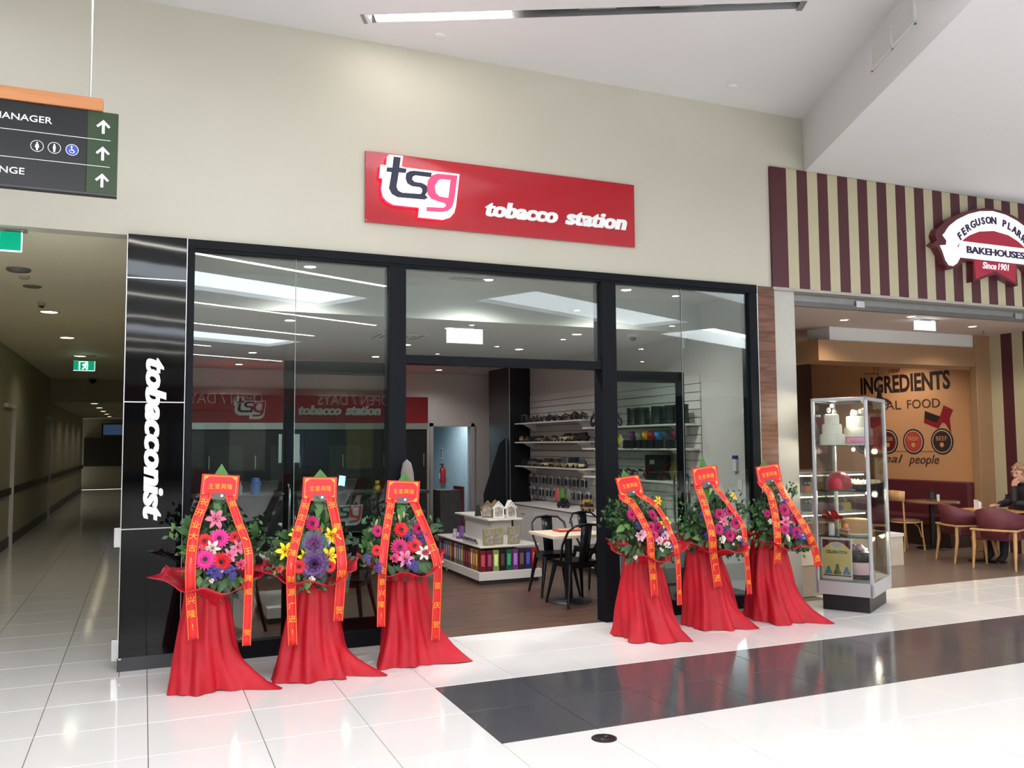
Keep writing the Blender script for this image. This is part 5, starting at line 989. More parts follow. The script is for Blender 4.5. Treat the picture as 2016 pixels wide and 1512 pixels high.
# small things on walls
t=thing('fire_extinguisher','red fire extinguisher hanging on the pale blue hall wall','extinguisher',(6.04,10.9,.8)); g=G(); g.lathe(0,0,[(.06,0),(.065,.02),(.065,.3),(.03,.36),(1e-4,.36)],16); g.obj('cylinder',mat('extinguisher red',(170,30,34),.3),t); g=G(); g.cyl((0,0,.36),(0,0,.4),.02); g.box(-.05,.02,-.012,.012,.4,.42); g.obj('valve',m_black,t); g=G(); g.tube([(0,-.02,.39),(-.05,-.06,.33),(-.06,-.07,.1)],.01,6); g.obj('hose',m_rub,t); G().box(-.066,-.062,-.03,.03,.1,.22).obj('label',m_white,t); G().box(.06,.08,-.03,.03,.1,.3).obj('bracket',m_grey,t)
t=thing('wall_notice','small printed notice on the pale blue hall wall','notice',(6.115,11.2,1.45)); G().box(-.004,0,-.1,.1,-.12,.12).obj('sheet',m_white,t); g=G(); [g.box(-.006,-.004,-.07,.07,z,z+.02) for z in (-.08,-.04,0,.04,.07)]; g.obj('print',m_kick,t)
t=thing('card_reader','pale wall box with a blue top on the right shop wall','wall box',(5.87,.47,1.34)); G().box(-.03,0,-.03,.03,0,.13).obj('housing',m_white,t,bevel=.006); G().box(-.034,0,-.032,.032,.13,.17).obj('blue_top',mat('blue plastic',(50,56,140),.35),t,bevel=.004)
t=thing('light_switch','white light switch plate below the pale wall box','switch',(5.87,.41,1.14)); G().box(-.008,0,-.035,.035,0,.11).obj('plate',m_white,t,bevel=.002); G().box(-.012,-.008,-.008,.008,.045,.065).obj('rocker',m_lam,t)
t=thing('wall_sensor','tiny white sensor on the right shop wall near the post','sensor',(5.87,.31,1.96)); G().box(-.02,0,-.02,.02,0,.05).obj('housing',m_white,t,bevel=.004)
t=thing('dome_camera','dome camera with a dark lens on the shop ceiling behind the right pane','camera',(5.194,1.44,2.915)); g=G(); g.lathe(0,0,[(.065,0),(.065,-.02),(.05,-.04),(1e-4,-.04)],20); g.obj('base',m_white,t); g=G(); g.ball((0,0,-.045),.04,14); g.obj('lens',m_black,t)
t=thing('security_camera','small white bullet camera high in the right corner of the shop','camera',(5.8,1.32,2.915)); g=G(); g.cyl((0,0,0),(0,0,-.04),.045,n=16); g.obj('mount',m_white,t); g=G(); g.cyl((0,0,-.06),(0,0,-.16),.022,n=12); g.ball((0,0,-.05),.03); g.obj('body',m_white,t)
exit_sign(2.64,3.0,.62,2.62,2.76,3.25,'bright blank back of an exit sign hanging behind the transom glass',False)
for x,y,w,lb in ((2.7,2.6,.6,'large square ceiling vent above the middle of the shop'),(1.9,6.2,.4,'small dark ceiling vent near the back of the shop')):
    t=thing('ceiling_vent',lb,'vent',(x,y,2.915)); g=G(); 
    for k in range(4): a=w/2*(1-k*.24); b=a-.03; [g.box(*q) for q in ((-a,a,-a,-b,-.012,0),(-a,a,b,a,-.012,0),(-a,-b,-b,b,-.012,0),(b,a,-b,b,-.012,0))]
    g.obj('frame',m_lam,t); G().box(-w/2,w/2,-w/2,w/2,-.002,0).obj('backing',m_kick,t)
t=thing('folded_easel_board','dark slanted board leaning against the black column','board',(5.42,6.0,0)); g=G(); g.prism([(-.32,0),(.06,0),(.06,1.75),(-.05,1.65),(-.32,.85)],(0,.0,0),UX,UZ,NY,.03); g.obj('board',mat('board black',(30,32,38),.35),t)
t=thing('red_bin_unit','small dark stand with red base beside the back hall doorway','stand',(4.35,5.6,0)); G().box(-.2,.2,-.2,.2,.0,.3).obj('base',mat('stand red',(130,30,36),.4),t); G().box(-.18,.18,-.18,.18,.3,.95).obj('rack',mat('rack dark',(60,56,58),.5,var=.3,scale=20),t); G().box(.16,.2,-.2,.2,.3,1.0).obj('post',mr_,t)
t=thing('grey_sack','tall grey padded sack standing behind the third flower stand','sack',(2.06,-.13,0)); g=G(); g.lathe(0,0,[(.07,0),(.085,.1),(.07,.8),(.06,1.3),(.055,1.42),(.035,1.5),(1e-4,1.53)],18,sy=.7); g.obj('sack',mat('grey felt',(140,130,124),.9,bump=.4,bscale=120),t,rot=(0,-.02,0))
g=G(); g.tube([(-.04,-.03,1.3),(0,-.045,1.31),(.04,-.03,1.3)],.003,4); g.obj('seam',m_grey,t)
# ================================================================ bakery sign
def P2(l,ox=9.0,oz=3.5): return [(a-ox,b-oz) for a,b in l]
t=thing('bakery_sign','glowing ribbon shaped bakehouse sign on the striped header','sign',(9.0,-.03,3.5))
cxs=9.238
def mirr(l): return l+[(2*cxs-a,b) for a,b in reversed(l)]
up_=[(8.275,4.003),(8.308,4.07),(8.378,4.127),(8.509,4.211),(8.681,4.289),(8.885,4.356),(9.09,4.396),(9.238,4.404)]
out_=[(8.86,3.5),(8.87,3.74),(8.72,3.745),(8.63,3.66),(8.52,3.625),(8.40,3.67),(8.36,3.78),(8.30,3.86),(8.22,3.89),(8.30,3.94)]+up_
full=mirr(out_)[:-0 or None]
full=out_+[(2*cxs-a,b) for a,b in reversed(out_[:-1])]+[(9.238,3.615)]
g=G(); g.prism(P2(full)[::-1],(0,0,0),UX,UZ,NY,.09); g.obj('maroon_case',mat('sign maroon',(92,28,40),.3),t)
m_bw=emi('sign lit white',(255,252,255),.66); m_br=mat('sign lit red',(150,24,50),.35,emis=(170,26,56),es=.16); m_bl=mat('sign letters',(58,44,84),.5)
ar=[(8.432,4.053),(8.495,4.123),(8.637,4.216),(8.831,4.30),(9.02,4.352),(9.238,4.375)]; ai=[(8.60,3.88),(8.66,3.94),(8.743,3.998),(8.826,4.045),(8.99,4.105),(9.238,4.135)]
full_o=ar+[(2*cxs-a,b) for a,b in reversed(ar[:-1])]; full_i=ai+[(2*cxs-a,b) for a,b in reversed(ai[:-1])]
pts=full_o+list(reversed(full_i)); N=len(full_o); g=G()
g.add([(a-9,-.094,b-3.5) for a,b in full_o]+[(a-9,-.094,b-3.5) for a,b in full_i],[(i,N+i,N+i+1,i+1) for i in range(N-1)]); g.add([(a-9,-.09,b-3.5) for a,b in full_o],[]); g.obj('arch_banner',m_bw,t)
g=G(); g.prism(P2(full_i+[(9.78,3.95),(8.70,3.95)])[::-1],(0,-.09,0),UX,UZ,NY,.002); g.obj('red_field',m_br,t)
g=G(); g.prism(P2([(8.66,3.77),(9.83,3.77),(9.86,3.85),(9.80,3.965),(8.68,3.965),(8.62,3.85)]),(0,-.09,0),UX,UZ,NY,.007); g.obj('straight_banner',m_bw,t)
for s in (0,1):
    l=[(8.39,4.01),(8.45,3.95),(8.44,3.9),(8.34,3.885),(8.38,3.82),(8.42,3.72),(8.47,3.665),(8.54,3.66),(8.61,3.70),(8.655,3.76),(8.66,3.82),(8.62,3.9),(8.60,3.95),(8.55,4.0),(8.45,4.06)]
    if s: l=[(2*cxs-a,b) for a,b in l][::-1]
    g=G(); g.prism(P2(l)[::-1],(0,-.088,0),UX,UZ,NY,.005); g.obj('scroll_end',m_bw,t)
g=G(); g.prism(P2([(8.884,3.76),(8.898,3.535),(9.238,3.65),(9.578,3.535),(9.592,3.76)]),(0,-.09,0),UX,UZ,NY,.004); g.obj('pennant',m_br,t)
g=G(); txt='FERGUSON PLARRE'; R=.93; cy_=4.26-R+.0
for i,ch in enumerate(txt):
    if ch==' ': continue
    a=math.radians(90+49-98*(i+.5)/len(txt)); 
    x=cxs+.82*math.cos(a)*.98; zz=3.47+.79*math.sin(a)
    addtext(g,ch,(x-9,-.095,zz-3.5),UX,UZ,h=.088,depth=.002,rot=(a-PI/2)*.85,center=True,bold=.045)
g.obj('lettering',m_bl,t); g=G(); addtext(g,'BAKEHOUSES',(8.76-9,-.098,3.83-3.5),UX,UZ,w=.99,h=.085,depth=.002,bold=.045); g.obj('lettering',m_bl,t)
for w_,a,b in (('Since',9.02,.23),('1901',9.28,.19)): g=G(); addtext(g,w_,(a-9,-.095,3.668-3.5),UX,UZ,w=b,h=.08,shear=.2,bold=.02,depth=.002); g.obj('lettering',m_bw,t)
# ================================================================ mural
NYv=(0,-1,0)
t=thing('wall_mural','tan wall mural about ingredients with round food badges','mural',(12,3.7,0)); XM=-.003
def mt(txt,y0,y1,z0,z1,mm,nm='lettering',**k):
    g=G(); addtext(g,txt,(XM,y0-3.7,z0),(0,-1,0),UZ,w=y0-y1,h=z1-z0,depth=.004,**k); return g.obj(nm,mm,t)
m_ink=mat('mural ink',(42,28,28),.6); m_ink2=mat('mural brown ink',(84,58,46),.6)
mt('INGREDIENTS',4.75,2.86,2.49,2.80,m_ink,bold=.03); mt('REAL',4.5,3.86,2.2,2.35,m_ink2); mt('FOOD',3.73,3.07,2.2,2.35,m_ink2); mt('real',4.1,3.85,2.84,2.93,m_ink2,shear=.3); mt('real',4.42,3.86,1.28,1.42,m_ink2,shear=.3); mt('people',3.74,3.13,1.22,1.42,m_ink2,shear=.3)
for y,c,n,w in ((4.72,(60,20,26),'dark',''),(4.17,(110,34,36),'maroon','CHICKEN'),(3.63,(196,78,66),'salmon','FRESH'),(3.06,(62,46,42),'brown','BEEF')):
    g=G()
    for r,m,d in ((.215,0,.004),(.19,1,.006),(.172,2,.008)): g.prism(arc(0,0,r,0,350,31),(0,y-3.7,1.64),NYv,UZ,(-1,0,0),d,m)
    b=g.obj('badge',[m_ink,mat('badge ring',(190,186,180),.5),mat('badge '+n,c,.5)],t)
    if w:
        g=G(); addtext(g,w,(-.009,y-3.7,1.69),NYv,UZ,w=.21,h=.07,depth=.002,center=True); addtext
        g.prism([(-.04,-.07),(.0,-.1),(.04,-.07),(.03,-.02),(-.03,-.02)],(-.009,y-3.7,1.64),NYv,UZ,(-1,0,0),.002); g.obj('badge_print',m_mural,b)
for y0,fl in ((3.1,1),(4.6,-1)):
    g=G(); r_=[(-.3*fl,.0),(-.02*fl,-.1),(.05*fl,.0),(.12*fl,-.02),(.22*fl,-.18),(.2*fl,.06),(.27*fl,.2),(.1*fl,.28),(.02*fl,.1),(-.27*fl,.2)][::fl]
    g.prism(r_,(-.001,y0-3.7,1.95),NYv,UZ,(-1,0,0),.004); g.obj('red_bow',mat('mural red',(150,30,44),.5),t)
    g=G(); g.prism([(-.27*fl,.2),(-.28*fl,.08),(-.05*fl,.0),(.02*fl,.1)][::fl],(-.006,y0-3.7,1.95),NYv,UZ,(-1,0,0),.003); g.obj('dark_bow',m_ink,t)
g=G(); g.box(-.004,0,-.55,1.1,1.47,1.476); g.obj('rule_line',m_ink2,t)
# framed picture on striped wall
t=thing('framed_picture','framed pink and red picture on the striped bakery wall','picture',(11.8,1.0,1.4)); mfr=mat('frame dark wood',(70,36,34),.4)
for a,b,c,d in ((-.45,.43,0,.06),(-.45,.43,.69,.75),(-.45,-.39,0,.75),(.37,.43,0,.75)): G().box(-.04,0,a,b,c,d).obj('frame_side',mfr,t)
G().box(-.02,-.0,-.4,.38,.05,.7).obj('mount',mat('mount pink',(170,130,120),.5),t); G().box(-.025,-.02,-.33,.31,.12,.63).obj('print',mat('print crimson',(150,40,66),.5,var=.3,scale=4),t)
# pendant
t=thing('pendant_lamp','dark dome pendant lamp hanging in front of the mural lettering','lamp',(10.2,2.62,2.2)); m_pd=mat('pendant brown',(56,36,32),.35)
g=G(); g.lathe(0,0,[(.18,0),(.175,.03),(.12,.08),(.05,.11),(.03,.2),(1e-4,.22)],24); g.obj('shade',m_pd,t); g=G(); g.tube([(0,0,.2),(0,0,1.04)],.004,5); g.obj('cord',m_black,t); g=G(); g.lathe(0,0,[(1e-4,.004),(.165,.004)],20); g.obj('bulb_disc',emi('warm lamp',(255,232,200),1.6),t); g=G(); g.cyl((0,0,.2),(0,0,.27),.02); g.obj('holder',m_black,t)
t=thing('pendant_bar','thin dark ceiling rod crossing above the pendant lamp','lamp bar',(10.2,2.75,3.1)); g=G(); g.tube([(-.14,0,-.42),(.14,0,-.42)],.006,5); g.tube([(.05,.0,-.42),(.05,0,.14)],.004,5); g.obj('rod',m_black,t)
# booth
m_boo=mat('maroon upholstery',(98,40,50),.5,var=.08,scale=12)
t=thing('booth_seat','long maroon upholstered booth bench along the mural wall','bench',(11.4,2.5,0)); G().box(.45,.6,0,3.2,.3,1.0).obj('backrest',m_boo,t,bevel=.02); G().box(0,.47,0,3.2,.32,.46).obj('seat',m_boo,t,bevel=.02); G().box(.06,.58,.02,3.18,0,.32).obj('base',mat('booth base',(60,40,36),.5),t)
# tables
m_oak=woodmat('cafe oak',(214,164,104),(176,124,74),0,1.5,.4,0)
table(10.66,1.28,.7,.74,.70,'square oak cafe table with a condiment holder, beside the maroon tub chairs','table',m_oak,rz=0)
table(11.2,2.62,.78,.78,.73,'round dark topped table in front of the booth','table',mat('dark oak',(120,84,60),.4),1)
table(10.98,.35,.6,.6,.72,'small oak table in front of the seated person','table',m_oak)
t=thing('condiment_jar','white sugar jar standing on the square oak table','jar',(10.72,1.42,.70)); g=G(); g.lathe(0,0,[(.035,0),(.036,.09),(.03,.1),(1e-4,.1)],14); g.obj('jar',m_white,t); g=G(); g.cyl((0,0,.1),(0,0,.115),.03,n=12); g.obj('lid',m_silver,t); G().box(-.06,-.05,-.03,.03,0,.13).obj('menu_card',m_white,t)
t=thing('menu_holder','wire menu holder with a salt shaker on the round table','holder',(11.1,2.5,.73)); g=G(); g.tube([(-.06,0,0),(-.06,0,.15),(.0,0,.19),(.06,0,.15),(.06,0,0)],.005,5); g.tube([(-.06,.05,0),(-.06,.05,.1),(.06,.05,.1)],.004,5); g.obj('wire_frame',m_black,t); g=G(); g.cyl((.1,0,0),(.1,0,.1),.025,n=12); g.obj('salt_shaker',m_white,t); G().box(-.05,.04,.01,.02,.02,.14).obj('menu',m_kick,t)
# tub chairs
m_bch=woodmat('beech',(214,172,120),(190,144,94),2,1.5,.4,0)
def tub(x,y,rz,lab):
    t=thing('tub_chair',lab,'chair',(x,y,0),rz,'maroon tub chairs')  # back along local -x, faces +x
    G().box(-.2,.28,-.25,.25,.36,.48).obj('seat',m_boo,t,bevel=.03)
    rows=[]
    for j,(z,o) in enumerate(((.40,0),(.6,.02),(.78,.045))):
        row=[]
        for i in range(17):
            a=math.radians(90+180*i/16); xx=(.26+o)*math.cos(a)*1.0; yy=(.27+o)*math.sin(a); front=abs(math.sin(a)); 
            row.append((xx+ (.22*(front**6)),yy,z-(.12*front**3 if j==2 else 0)))
        rows.append(row)
    G().sheet(rows).obj('curved_back',m_boo,t,solid=.05)
    for sx,sy in ((-.22,-.24),(-.22,.24),(.26,-.25),(.26,.25)):
        g=G(); g.tube([(sx,sy,.5),(sx,sy,.3),(sx*1.22,sy*1.03,0)],[.024,.024,.014],6); g.obj('leg',m_bch,t)
    g=G(); g.tube([(-.24,-.27,.5),(-.27,-.12,.5),(-.27,.12,.5),(-.24,.27,.5)],.016,6); g.obj('back_rail',m_bch,t)
    for s in (-1,1): g=G(); g.tube([(-.24,s*.27,.5),(.26,s*.27,.5)],.014,6); g.obj('side_rail',m_bch,t)
    return t
tub(10.27,.78,.38,'maroon tub chair at the right edge, wooden rear legs toward the mall')
tub(10.40,1.42,-.39,'maroon tub chair left of the other, pushed to the square oak table')
# bentwood chair
t=thing('bentwood_chair','pale bentwood cafe chair beside the round table','chair',(10.68,2.66,0)); 
g=G(); g.lathe(0,0,[(.2,.44),(.21,.45),(.2,.465),(1e-4,.465)],22); g.obj('seat',mat('seat brown',(110,84,70),.5),t); g=G(); g.lathe(0,0,[(.2,.415),(.215,.43),(.2,.445)],22); g.obj('seat_ring',m_bch,t)
for sx,sy,b in ((-.18,-.15,1),(-.18,.15,1),(.17,-.15,0),(.17,.15,0)):
    g=G(); g.tube(([(sx*1.1,sy,.9)] if b else [])+[(sx,sy,.44),(sx*1.03,sy*1.03,.25),(sx*1.2,sy*1.1,0)],.014,6); g.obj('leg',m_bch,t)
g=G(); g.sheet([[(-.2,-.19,.75),(-.235,0,.75),(-.2,.19,.75)],[(-.2,-.2,.9),(-.24,0,.91),(-.2,.2,.9)]]); g.obj('backrest',m_bch,t,solid=.018)
g=G(); g.tube([(.16,-.15,.2),(.1,-.15,.36),(0,-.15,.42)],.008,5); g.obj('brace',m_bch,t)
# ================================================================ cake cabinet (free standing)
ang=math.atan2(.39,.64); t=thing('cake_cabinet','tall glass display cabinet of cakes in a silver frame on the mall floor','cabinet',(6.445,-.791,0),ang)
Wc,Dc=.75,.5   # local x along right face, y along left face (away)
G().box(.03,Wc-.03,.03,Dc-.03,0,.155).obj('plinth',m_black,t); G().box(-.02,Wc+.02,-.02,Dc+.02,.155,.285).obj('base_panel',mat('cabinet silver',(186,184,186),.35,metal=.3,var=.02),t,bevel=.003)
for x,y in ((-.02,-.02),(Wc-.015,-.02),(-.02,Dc-.015),(Wc-.015,Dc-.015)): G().box(x,x+.035,y,y+.035,.155,2.085).obj('corner_post',mat('post silver',(200,202,204),.3,metal=.6),t,bevel=.008)
for a,b,c,d in ((-.02,Wc+.02,-.02,.015),(-.02,Wc+.02,Dc-.015,Dc+.02),(-.02,.015,-.02,Dc+.02),(Wc-.015,Wc+.02,-.02,Dc+.02)): G().box(a,b,c,d,2.05,2.085).obj('top_rail',mat('post silver',(200,202,204),.3,metal=.6),t,bevel=.006)
for q in ((.015,Wc-.015,-.004,.0),(.015,Wc-.015,Dc,Dc+.004),(-.004,0,.015,Dc-.015),(Wc,Wc+.004,.015,Dc-.015)): G().box(*q,.285,2.05).obj('glass_side',m_glass2,t)
G().box(0,Wc,0,Dc,2.052,2.056).obj('glass_top',m_glass2,t)
m_gsh=glassmat('green glass shelf',(205,230,218),f=1.0)
for z in (.72,1.17,1.615): G().box(.005,Wc-.005,.005,Dc-.005,z-.008,z).obj('glass_shelf',m_gsh,t)
G().box(.01,.03,Dc-.06,Dc-.02,1.9,1.92).obj('lamp_bar',m_silver,t)
def spotl(z,x,y):
    l=point(0,0,0,6,.03,(1,.86,.66)); o=bpy.data.objects.new('bulb',l); COL.objects.link(o); o.parent=t; o.location=(x,y,z-.06); g=G(); g.ball((x,y,z-.03),.018,8); g.obj('lamp',emi('halogen',(255,236,200),16),t); 
spotl(2.04,.12,.35); spotl(1.6,.3,.2); spotl(1.15,.6,.15); spotl(.72,.55,.1)
Mc=Matrix.Translation((6.445,-.791,0))@Matrix.Rotation(ang,4,'Z')
def incab(x,y,z): p=Mc@Vector((x,y,z)); return (p.x,p.y,p.z)
def cake(loc,tiers,lab,mats,base=None,top=None):
    t=thing('cake',lab,'cake',loc)
    z=0
    if base: g=G(); g.lathe(0,0,[(base,0),(base,.012),(1e-4,.012)],24); g.obj('cake_board',m_white,t); z=.012
    for i,(r,h) in enumerate(tiers):
        g=G(); g.lathe(0,0,[(r,0),(r+.002,h*.3),(r,h-.012),(r-.012,h),(1e-4,h)],26); g.obj('tier',mats[i%len(mats)],t,loc=(0,0,z)); z+=h
    if top: top(t,z)
    return t
m_ic=mat('white icing',(246,240,226),.5,bump=.2); m_pk=mat('pink icing',(240,160,196),.5,bump=.3); m_choc=mat('chocolate',(40,26,30),.35); m_pale=mat('pale pink fondant',(244,200,208),.45); m_crm=mat('cream swirl',(252,240,214),.5); m_spg=mat('sponge brown',(190,140,90),.7,bump=.6); m_rv=mat('red velvet glaze',(170,34,50),.4,bump=.3)
def flowers_top(mm,n=5,r=.03,s=.05):
    def f(t,z):
        for k in range(n): g=G(); a=2*PI*k/n; g.ball((s*math.cos(a),s*math.sin(a),z+.02+.012*(k%3)),r,8); g.obj('sugar_flower',mm,t)
    return f
cake(incab(.14,.36,1.616),[(.12,.1),(.095,.1),(.07,.1)],'three tier white cake on the top glass shelf',[m_ic],.125,flowers_top(m_crm,4,.02,.04))
cake(incab(.36,.16,1.616),[(.14,.07),(.138,.09),(.115,.12)],'larger white cake with a pink lower band on the top shelf',[m_pk,m_ic,m_ic],.145,flowers_top(m_ic,7,.028,.05))
t2=cake(incab(.66,.32,1.616),[(.07,.08),(.05,.1)],'small pale novelty cake at the right of the top shelf',[mat('pale blue icing',(190,200,214),.5)],.09); g=G(); g.lathe(0,0,[(.04,.19),(1e-4,.3)],8); g.obj('cone',m_ic,t2)
t2=thing('cake','red domed cake on the middle glass shelf','cake',incab(.1,.3,1.171)); g=G(); g.lathe(0,0,[(.12,0),(.122,.04),(.115,.11),(.08,.16),(.03,.18),(1e-4,.18)],24); g.obj('dome',m_rv,t2); g=G(); g.lathe(0,0,[(.15,-.0),(.15,.006),(1e-4,.006)],24); g.obj('cake_board',mat('board green',(40,90,70),.4),t2)
for i in range(10):
    x,y=.3+.085*(i%5),.16+.2*(i//5)-.02*(i%5); t2=thing('chocolate_eclair','dark chocolate pastry topped with white cream, %s on the middle shelf'%(['first','second','third','fourth','fifth'][i%5]+(' of the front row' if i<5 else ' of the back row')),'pastry',incab(x,y,1.171),ang); G().box(-.035,.035,-.05,.05,0,.05).obj('base',m_choc,t2,bevel=.008)
    for k in (-1,0,1): g=G(); g.lathe(0,k*.03,[(.024,.05),(.02,.075),(1e-4,.095)],9); g.obj('cream_swirl',m_crm,t2)
cake(incab(.35,.22,.721),[(.13,.14)],'light brown sponge cake in the middle of the lower glass shelf',[m_spg],.15)
for i,(x,y,lb) in enumerate(((.13,.25,'left'),(.5,.12,'right'))):
    t2=thing('cake_slice','layered cake slice lying on its side at the %s of the lower glass shelf'%lb,'cake slice',incab(x,y,.721),ang+.4)
    for k,mm in enumerate((m_spg,m_crm,m_spg,m_pale)): g=G(); g.prism([(-.09,0),(.09,-.05),(.09,.05)],(0,0,k*.016),UX,(0,1,0),UZ,.016); g.obj('layer',mm,t2)
    g=G(); g.ball((.03,0,.085),.03,8); g.obj('fruit',mat('peach fruit',(240,150,100),.4),t2)
t2=thing('flower_vase','small vase of red flowers on the lower glass shelf','vase',incab(.08,.38,.721)); g=G(); g.lathe(0,0,[(.03,0),(.03,.1),(.022,.12),(1e-4,.12)],12); g.obj('vase',m_white,t2)
for k in range(7): a=k*.9; o=inst('red_flower',FM['cr'] if k<0 else FM['gr'],t2,(.055*math.cos(a),.055*math.sin(a),.18+.02*(k%3)),(0.9*math.sin(a),-.5,a),scale=.045)
t2=cake(incab(.36,.2,.288),[(.15,.04),(.145,.12),(.13,.1)],'black and pink round cake with rosettes on the cabinet floor',[m_choc,m_pale,m_choc],None,flowers_top(m_pale,3,.035,.04))
t2=thing('cake','white pointed cake wrapped in cellophane at the right of the cabinet floor','cake',incab(.62,.22,.288)); g=G(); g.lathe(0,0,[(.1,0),(.11,.1),(.08,.16),(.03,.22),(.05,.26),(1e-4,.27)],16); g.obj('body',m_ic,t2); g=G(); g.lathe(0,0,[(.12,0),(.12,.006),(1e-4,.006)],16); g.obj('cake_board',m_white,t2)
# celebration poster on left face
t2=thing('poster','yellow celebration cakes poster standing inside the cabinet front','poster',incab(-.0+.03,.47,.30),ang-PI/2); u=(1,0,0)
G().box(0,.29,.0,.008,0,.41).obj('backing',m_white,t2); G().box(.012,.278,-.002,0,.03,.385).obj('cream_print',mat('poster cream',(226,208,130),.5),t2)
g=G(); A=[(.012,.385),(.012,.30),(.03,.305),(.05,.33)]+[(.145+.1*math.cos(math.radians(a)),.30+.065*math.sin(math.radians(a))) for a in range(160,15,-20)]+[(.24,.33),(.26,.305),(.278,.30),(.278,.385)]; g.prism(A[::-1],(0,-.002,0),UX,UZ,NY,.001); g.obj('maroon_print',mat('poster maroon',(100,30,50),.5),t2)
g=G(); g.prism([(.145+.05*math.cos(q),.335+.022*math.sin(q)) for q in [2*PI*k/20 for k in range(20)]],(0,-.003,0),UX,UZ,NY,.001); g.obj('badge_print',mat('poster lilac',(196,180,200),.5),t2)
g=G(); addtext(g,'CELEBRATION',(.045,-.003,.25),UX,UZ,w=.2,h=.032,bold=.03,depth=.001); g.obj('lettering',m_ink,t2)
for k,(x,c) in enumerate(((.065,(60,150,170)),(.15,(90,110,60)),(.235,(110,130,180)))):
    g=G(); g.prism([(-.035,0),(.035,0),(.035,.02),(.02,.045),(.012,.075 if k!=1 else .1),(-.012,.075 if k!=1 else .1),(-.02,.045),(-.035,.02)],(x,-.003,.05),UX,UZ,NY,.001); g.obj('cake_picture',mat('poster cake %d'%k,c,.5,var=.4,scale=60),t2)
G().box(.012,.278,-.003,-.002,.032,.042).obj('footer_print',m_ink,t2)
# ================================================================ bakery counter with lit shelves
t=thing('cake_counter','glass fronted bakery counter with lit shelves of cakes','counter',(7.3,2.0,0)); G().box(0,2.05,0,.75,0,.42).obj('base',mat('counter cream',(206,196,176),.45),t,bevel=.004); G().box(0,2.05,.7,.75,.42,1.25).obj('back_panel',mat('counter back',(90,80,72),.5),t)
for z in (.44,.68,.93,1.22): G().box(0,2.05,.02,.7,z-.015,z).obj('shelf',m_lam if z<1 else m_grey,t)
G().box(0,2.05,.0,.008,.42,1.22).obj('front_glass',m_glass2,t)
for z in (.665,.915,1.2):
    for a,b in ((.05,.75),(.78,1.25),(1.3,1.95)): G().box(a,b,.03,.05,z-.018,z).obj('shelf_light',emi('shelf tube',(255,240,205),7),t)
for x in (0,1.0,2.03): G().box(x,x+.02,.0,.02,.42,1.22).obj('divider',m_silver,t)
cols=[('white',m_ic),('chocolate',m_choc),('yellow',mat('lemon icing',(240,214,90),.5)),('pink',m_pk),('brown',m_spg),('cream',m_crm),('orange',mat('apricot glaze',(226,140,60),.4)),('violet',mat('violet icing',(90,80,200),.5))]
for s,z in enumerate((.441,.681,.931)):
    for i in range(8):
        k=(i*3+s*5+(i==5))%8; n,mm=cols[k]; cake((7.5+.24*i,2.25+.1*(i%2),z),[(.095,.07+.03*(i%3))],'%s cake on the %s lit bakery counter shelf, %s from the left'%(n,('bottom','middle','top')[s],['first','second','third','fourth','fifth','sixth','seventh','eighth'][i]),[mm],.11,flowers_top(m_crm if k!=5 else m_rv,3,.015,.04))
t=thing('white_counter_end','low white topped box unit at the end of the bakery counter','cabinet',(9.0,1.5,0)); G().box(0,.36,0,.5,0,.38).obj('body',mat('counter cream',(206,196,176),.45),t); G().box(-.01,.37,-.01,.5,.38,.425).obj('top',m_white,t,bevel=.003); G().box(.3,.42,.1,.4,0,.06).obj('foot',m_kick,t)
# menu boards
for i in range(3):
    t=thing('menu_board','dark menu board on the bakery back wall, %s'%['left','middle','right'][i],'board',(7.0+1.6*i,5.98,2.0)); G().box(0,1.4,-.03,0,0,.8).obj('board',m_black,t); g=G(); [g.box(.1,1.1-.2*(q%3),-.033,-.03,.1+.1*q,.13+.1*q) for q in range(6)]; g.obj('print',m_grey,t)
t=thing('pink_panel','pale pink poster panel seen left of the cake cabinet','panel',(7.8,2.9,.95)); G().box(-.1,.5,0,.04,0,.55).obj('sheet',mat('pale pink panel',(226,196,204),.5),t); G().box(-.1,.5,-.0,.04,-.06,0).obj('ledge',m_kick,t); G().box(.15,.2,.0,.04,-.95,-.06).obj('leg',m_kick,t)
# ================================================================ seated person
def skin(name,verts,edges,rad,mt,parent,root=0,lv=2):
    me=bpy.data.meshes.new(name); me.from_pydata(verts,edges,[]); me.materials.append(mt); o=bpy.data.objects.new(name,me); COL.objects.link(o); o.parent=parent
    md=o.modifiers.new('sk','SKIN'); sv=me.skin_vertices[0].data
    for i,r in enumerate(rad): sv[i].radius=(r if hasattr(r,'__len__') else (r,r))
    for i in range(len(rad)): sv[i].use_root=(i==root)
    md.use_smooth_shade=True; s=o.modifiers.new('ss','SUBSURF'); s.levels=lv; s.render_levels=lv; return o
t=thing('person','seated person with short curly fair hair in a dark coat, hand at chin','person',(11.05,.98,0),PI*.92)   # faces local +x
m_sk=mat('skin',(206,158,136),.5,var=.05); m_coat=mat('dark coat',(22,24,32),.7,bump=.3); m_hair=mat('curly fair hair',(150,118,88),.7,bump=.6,bscale=60,var=.25)
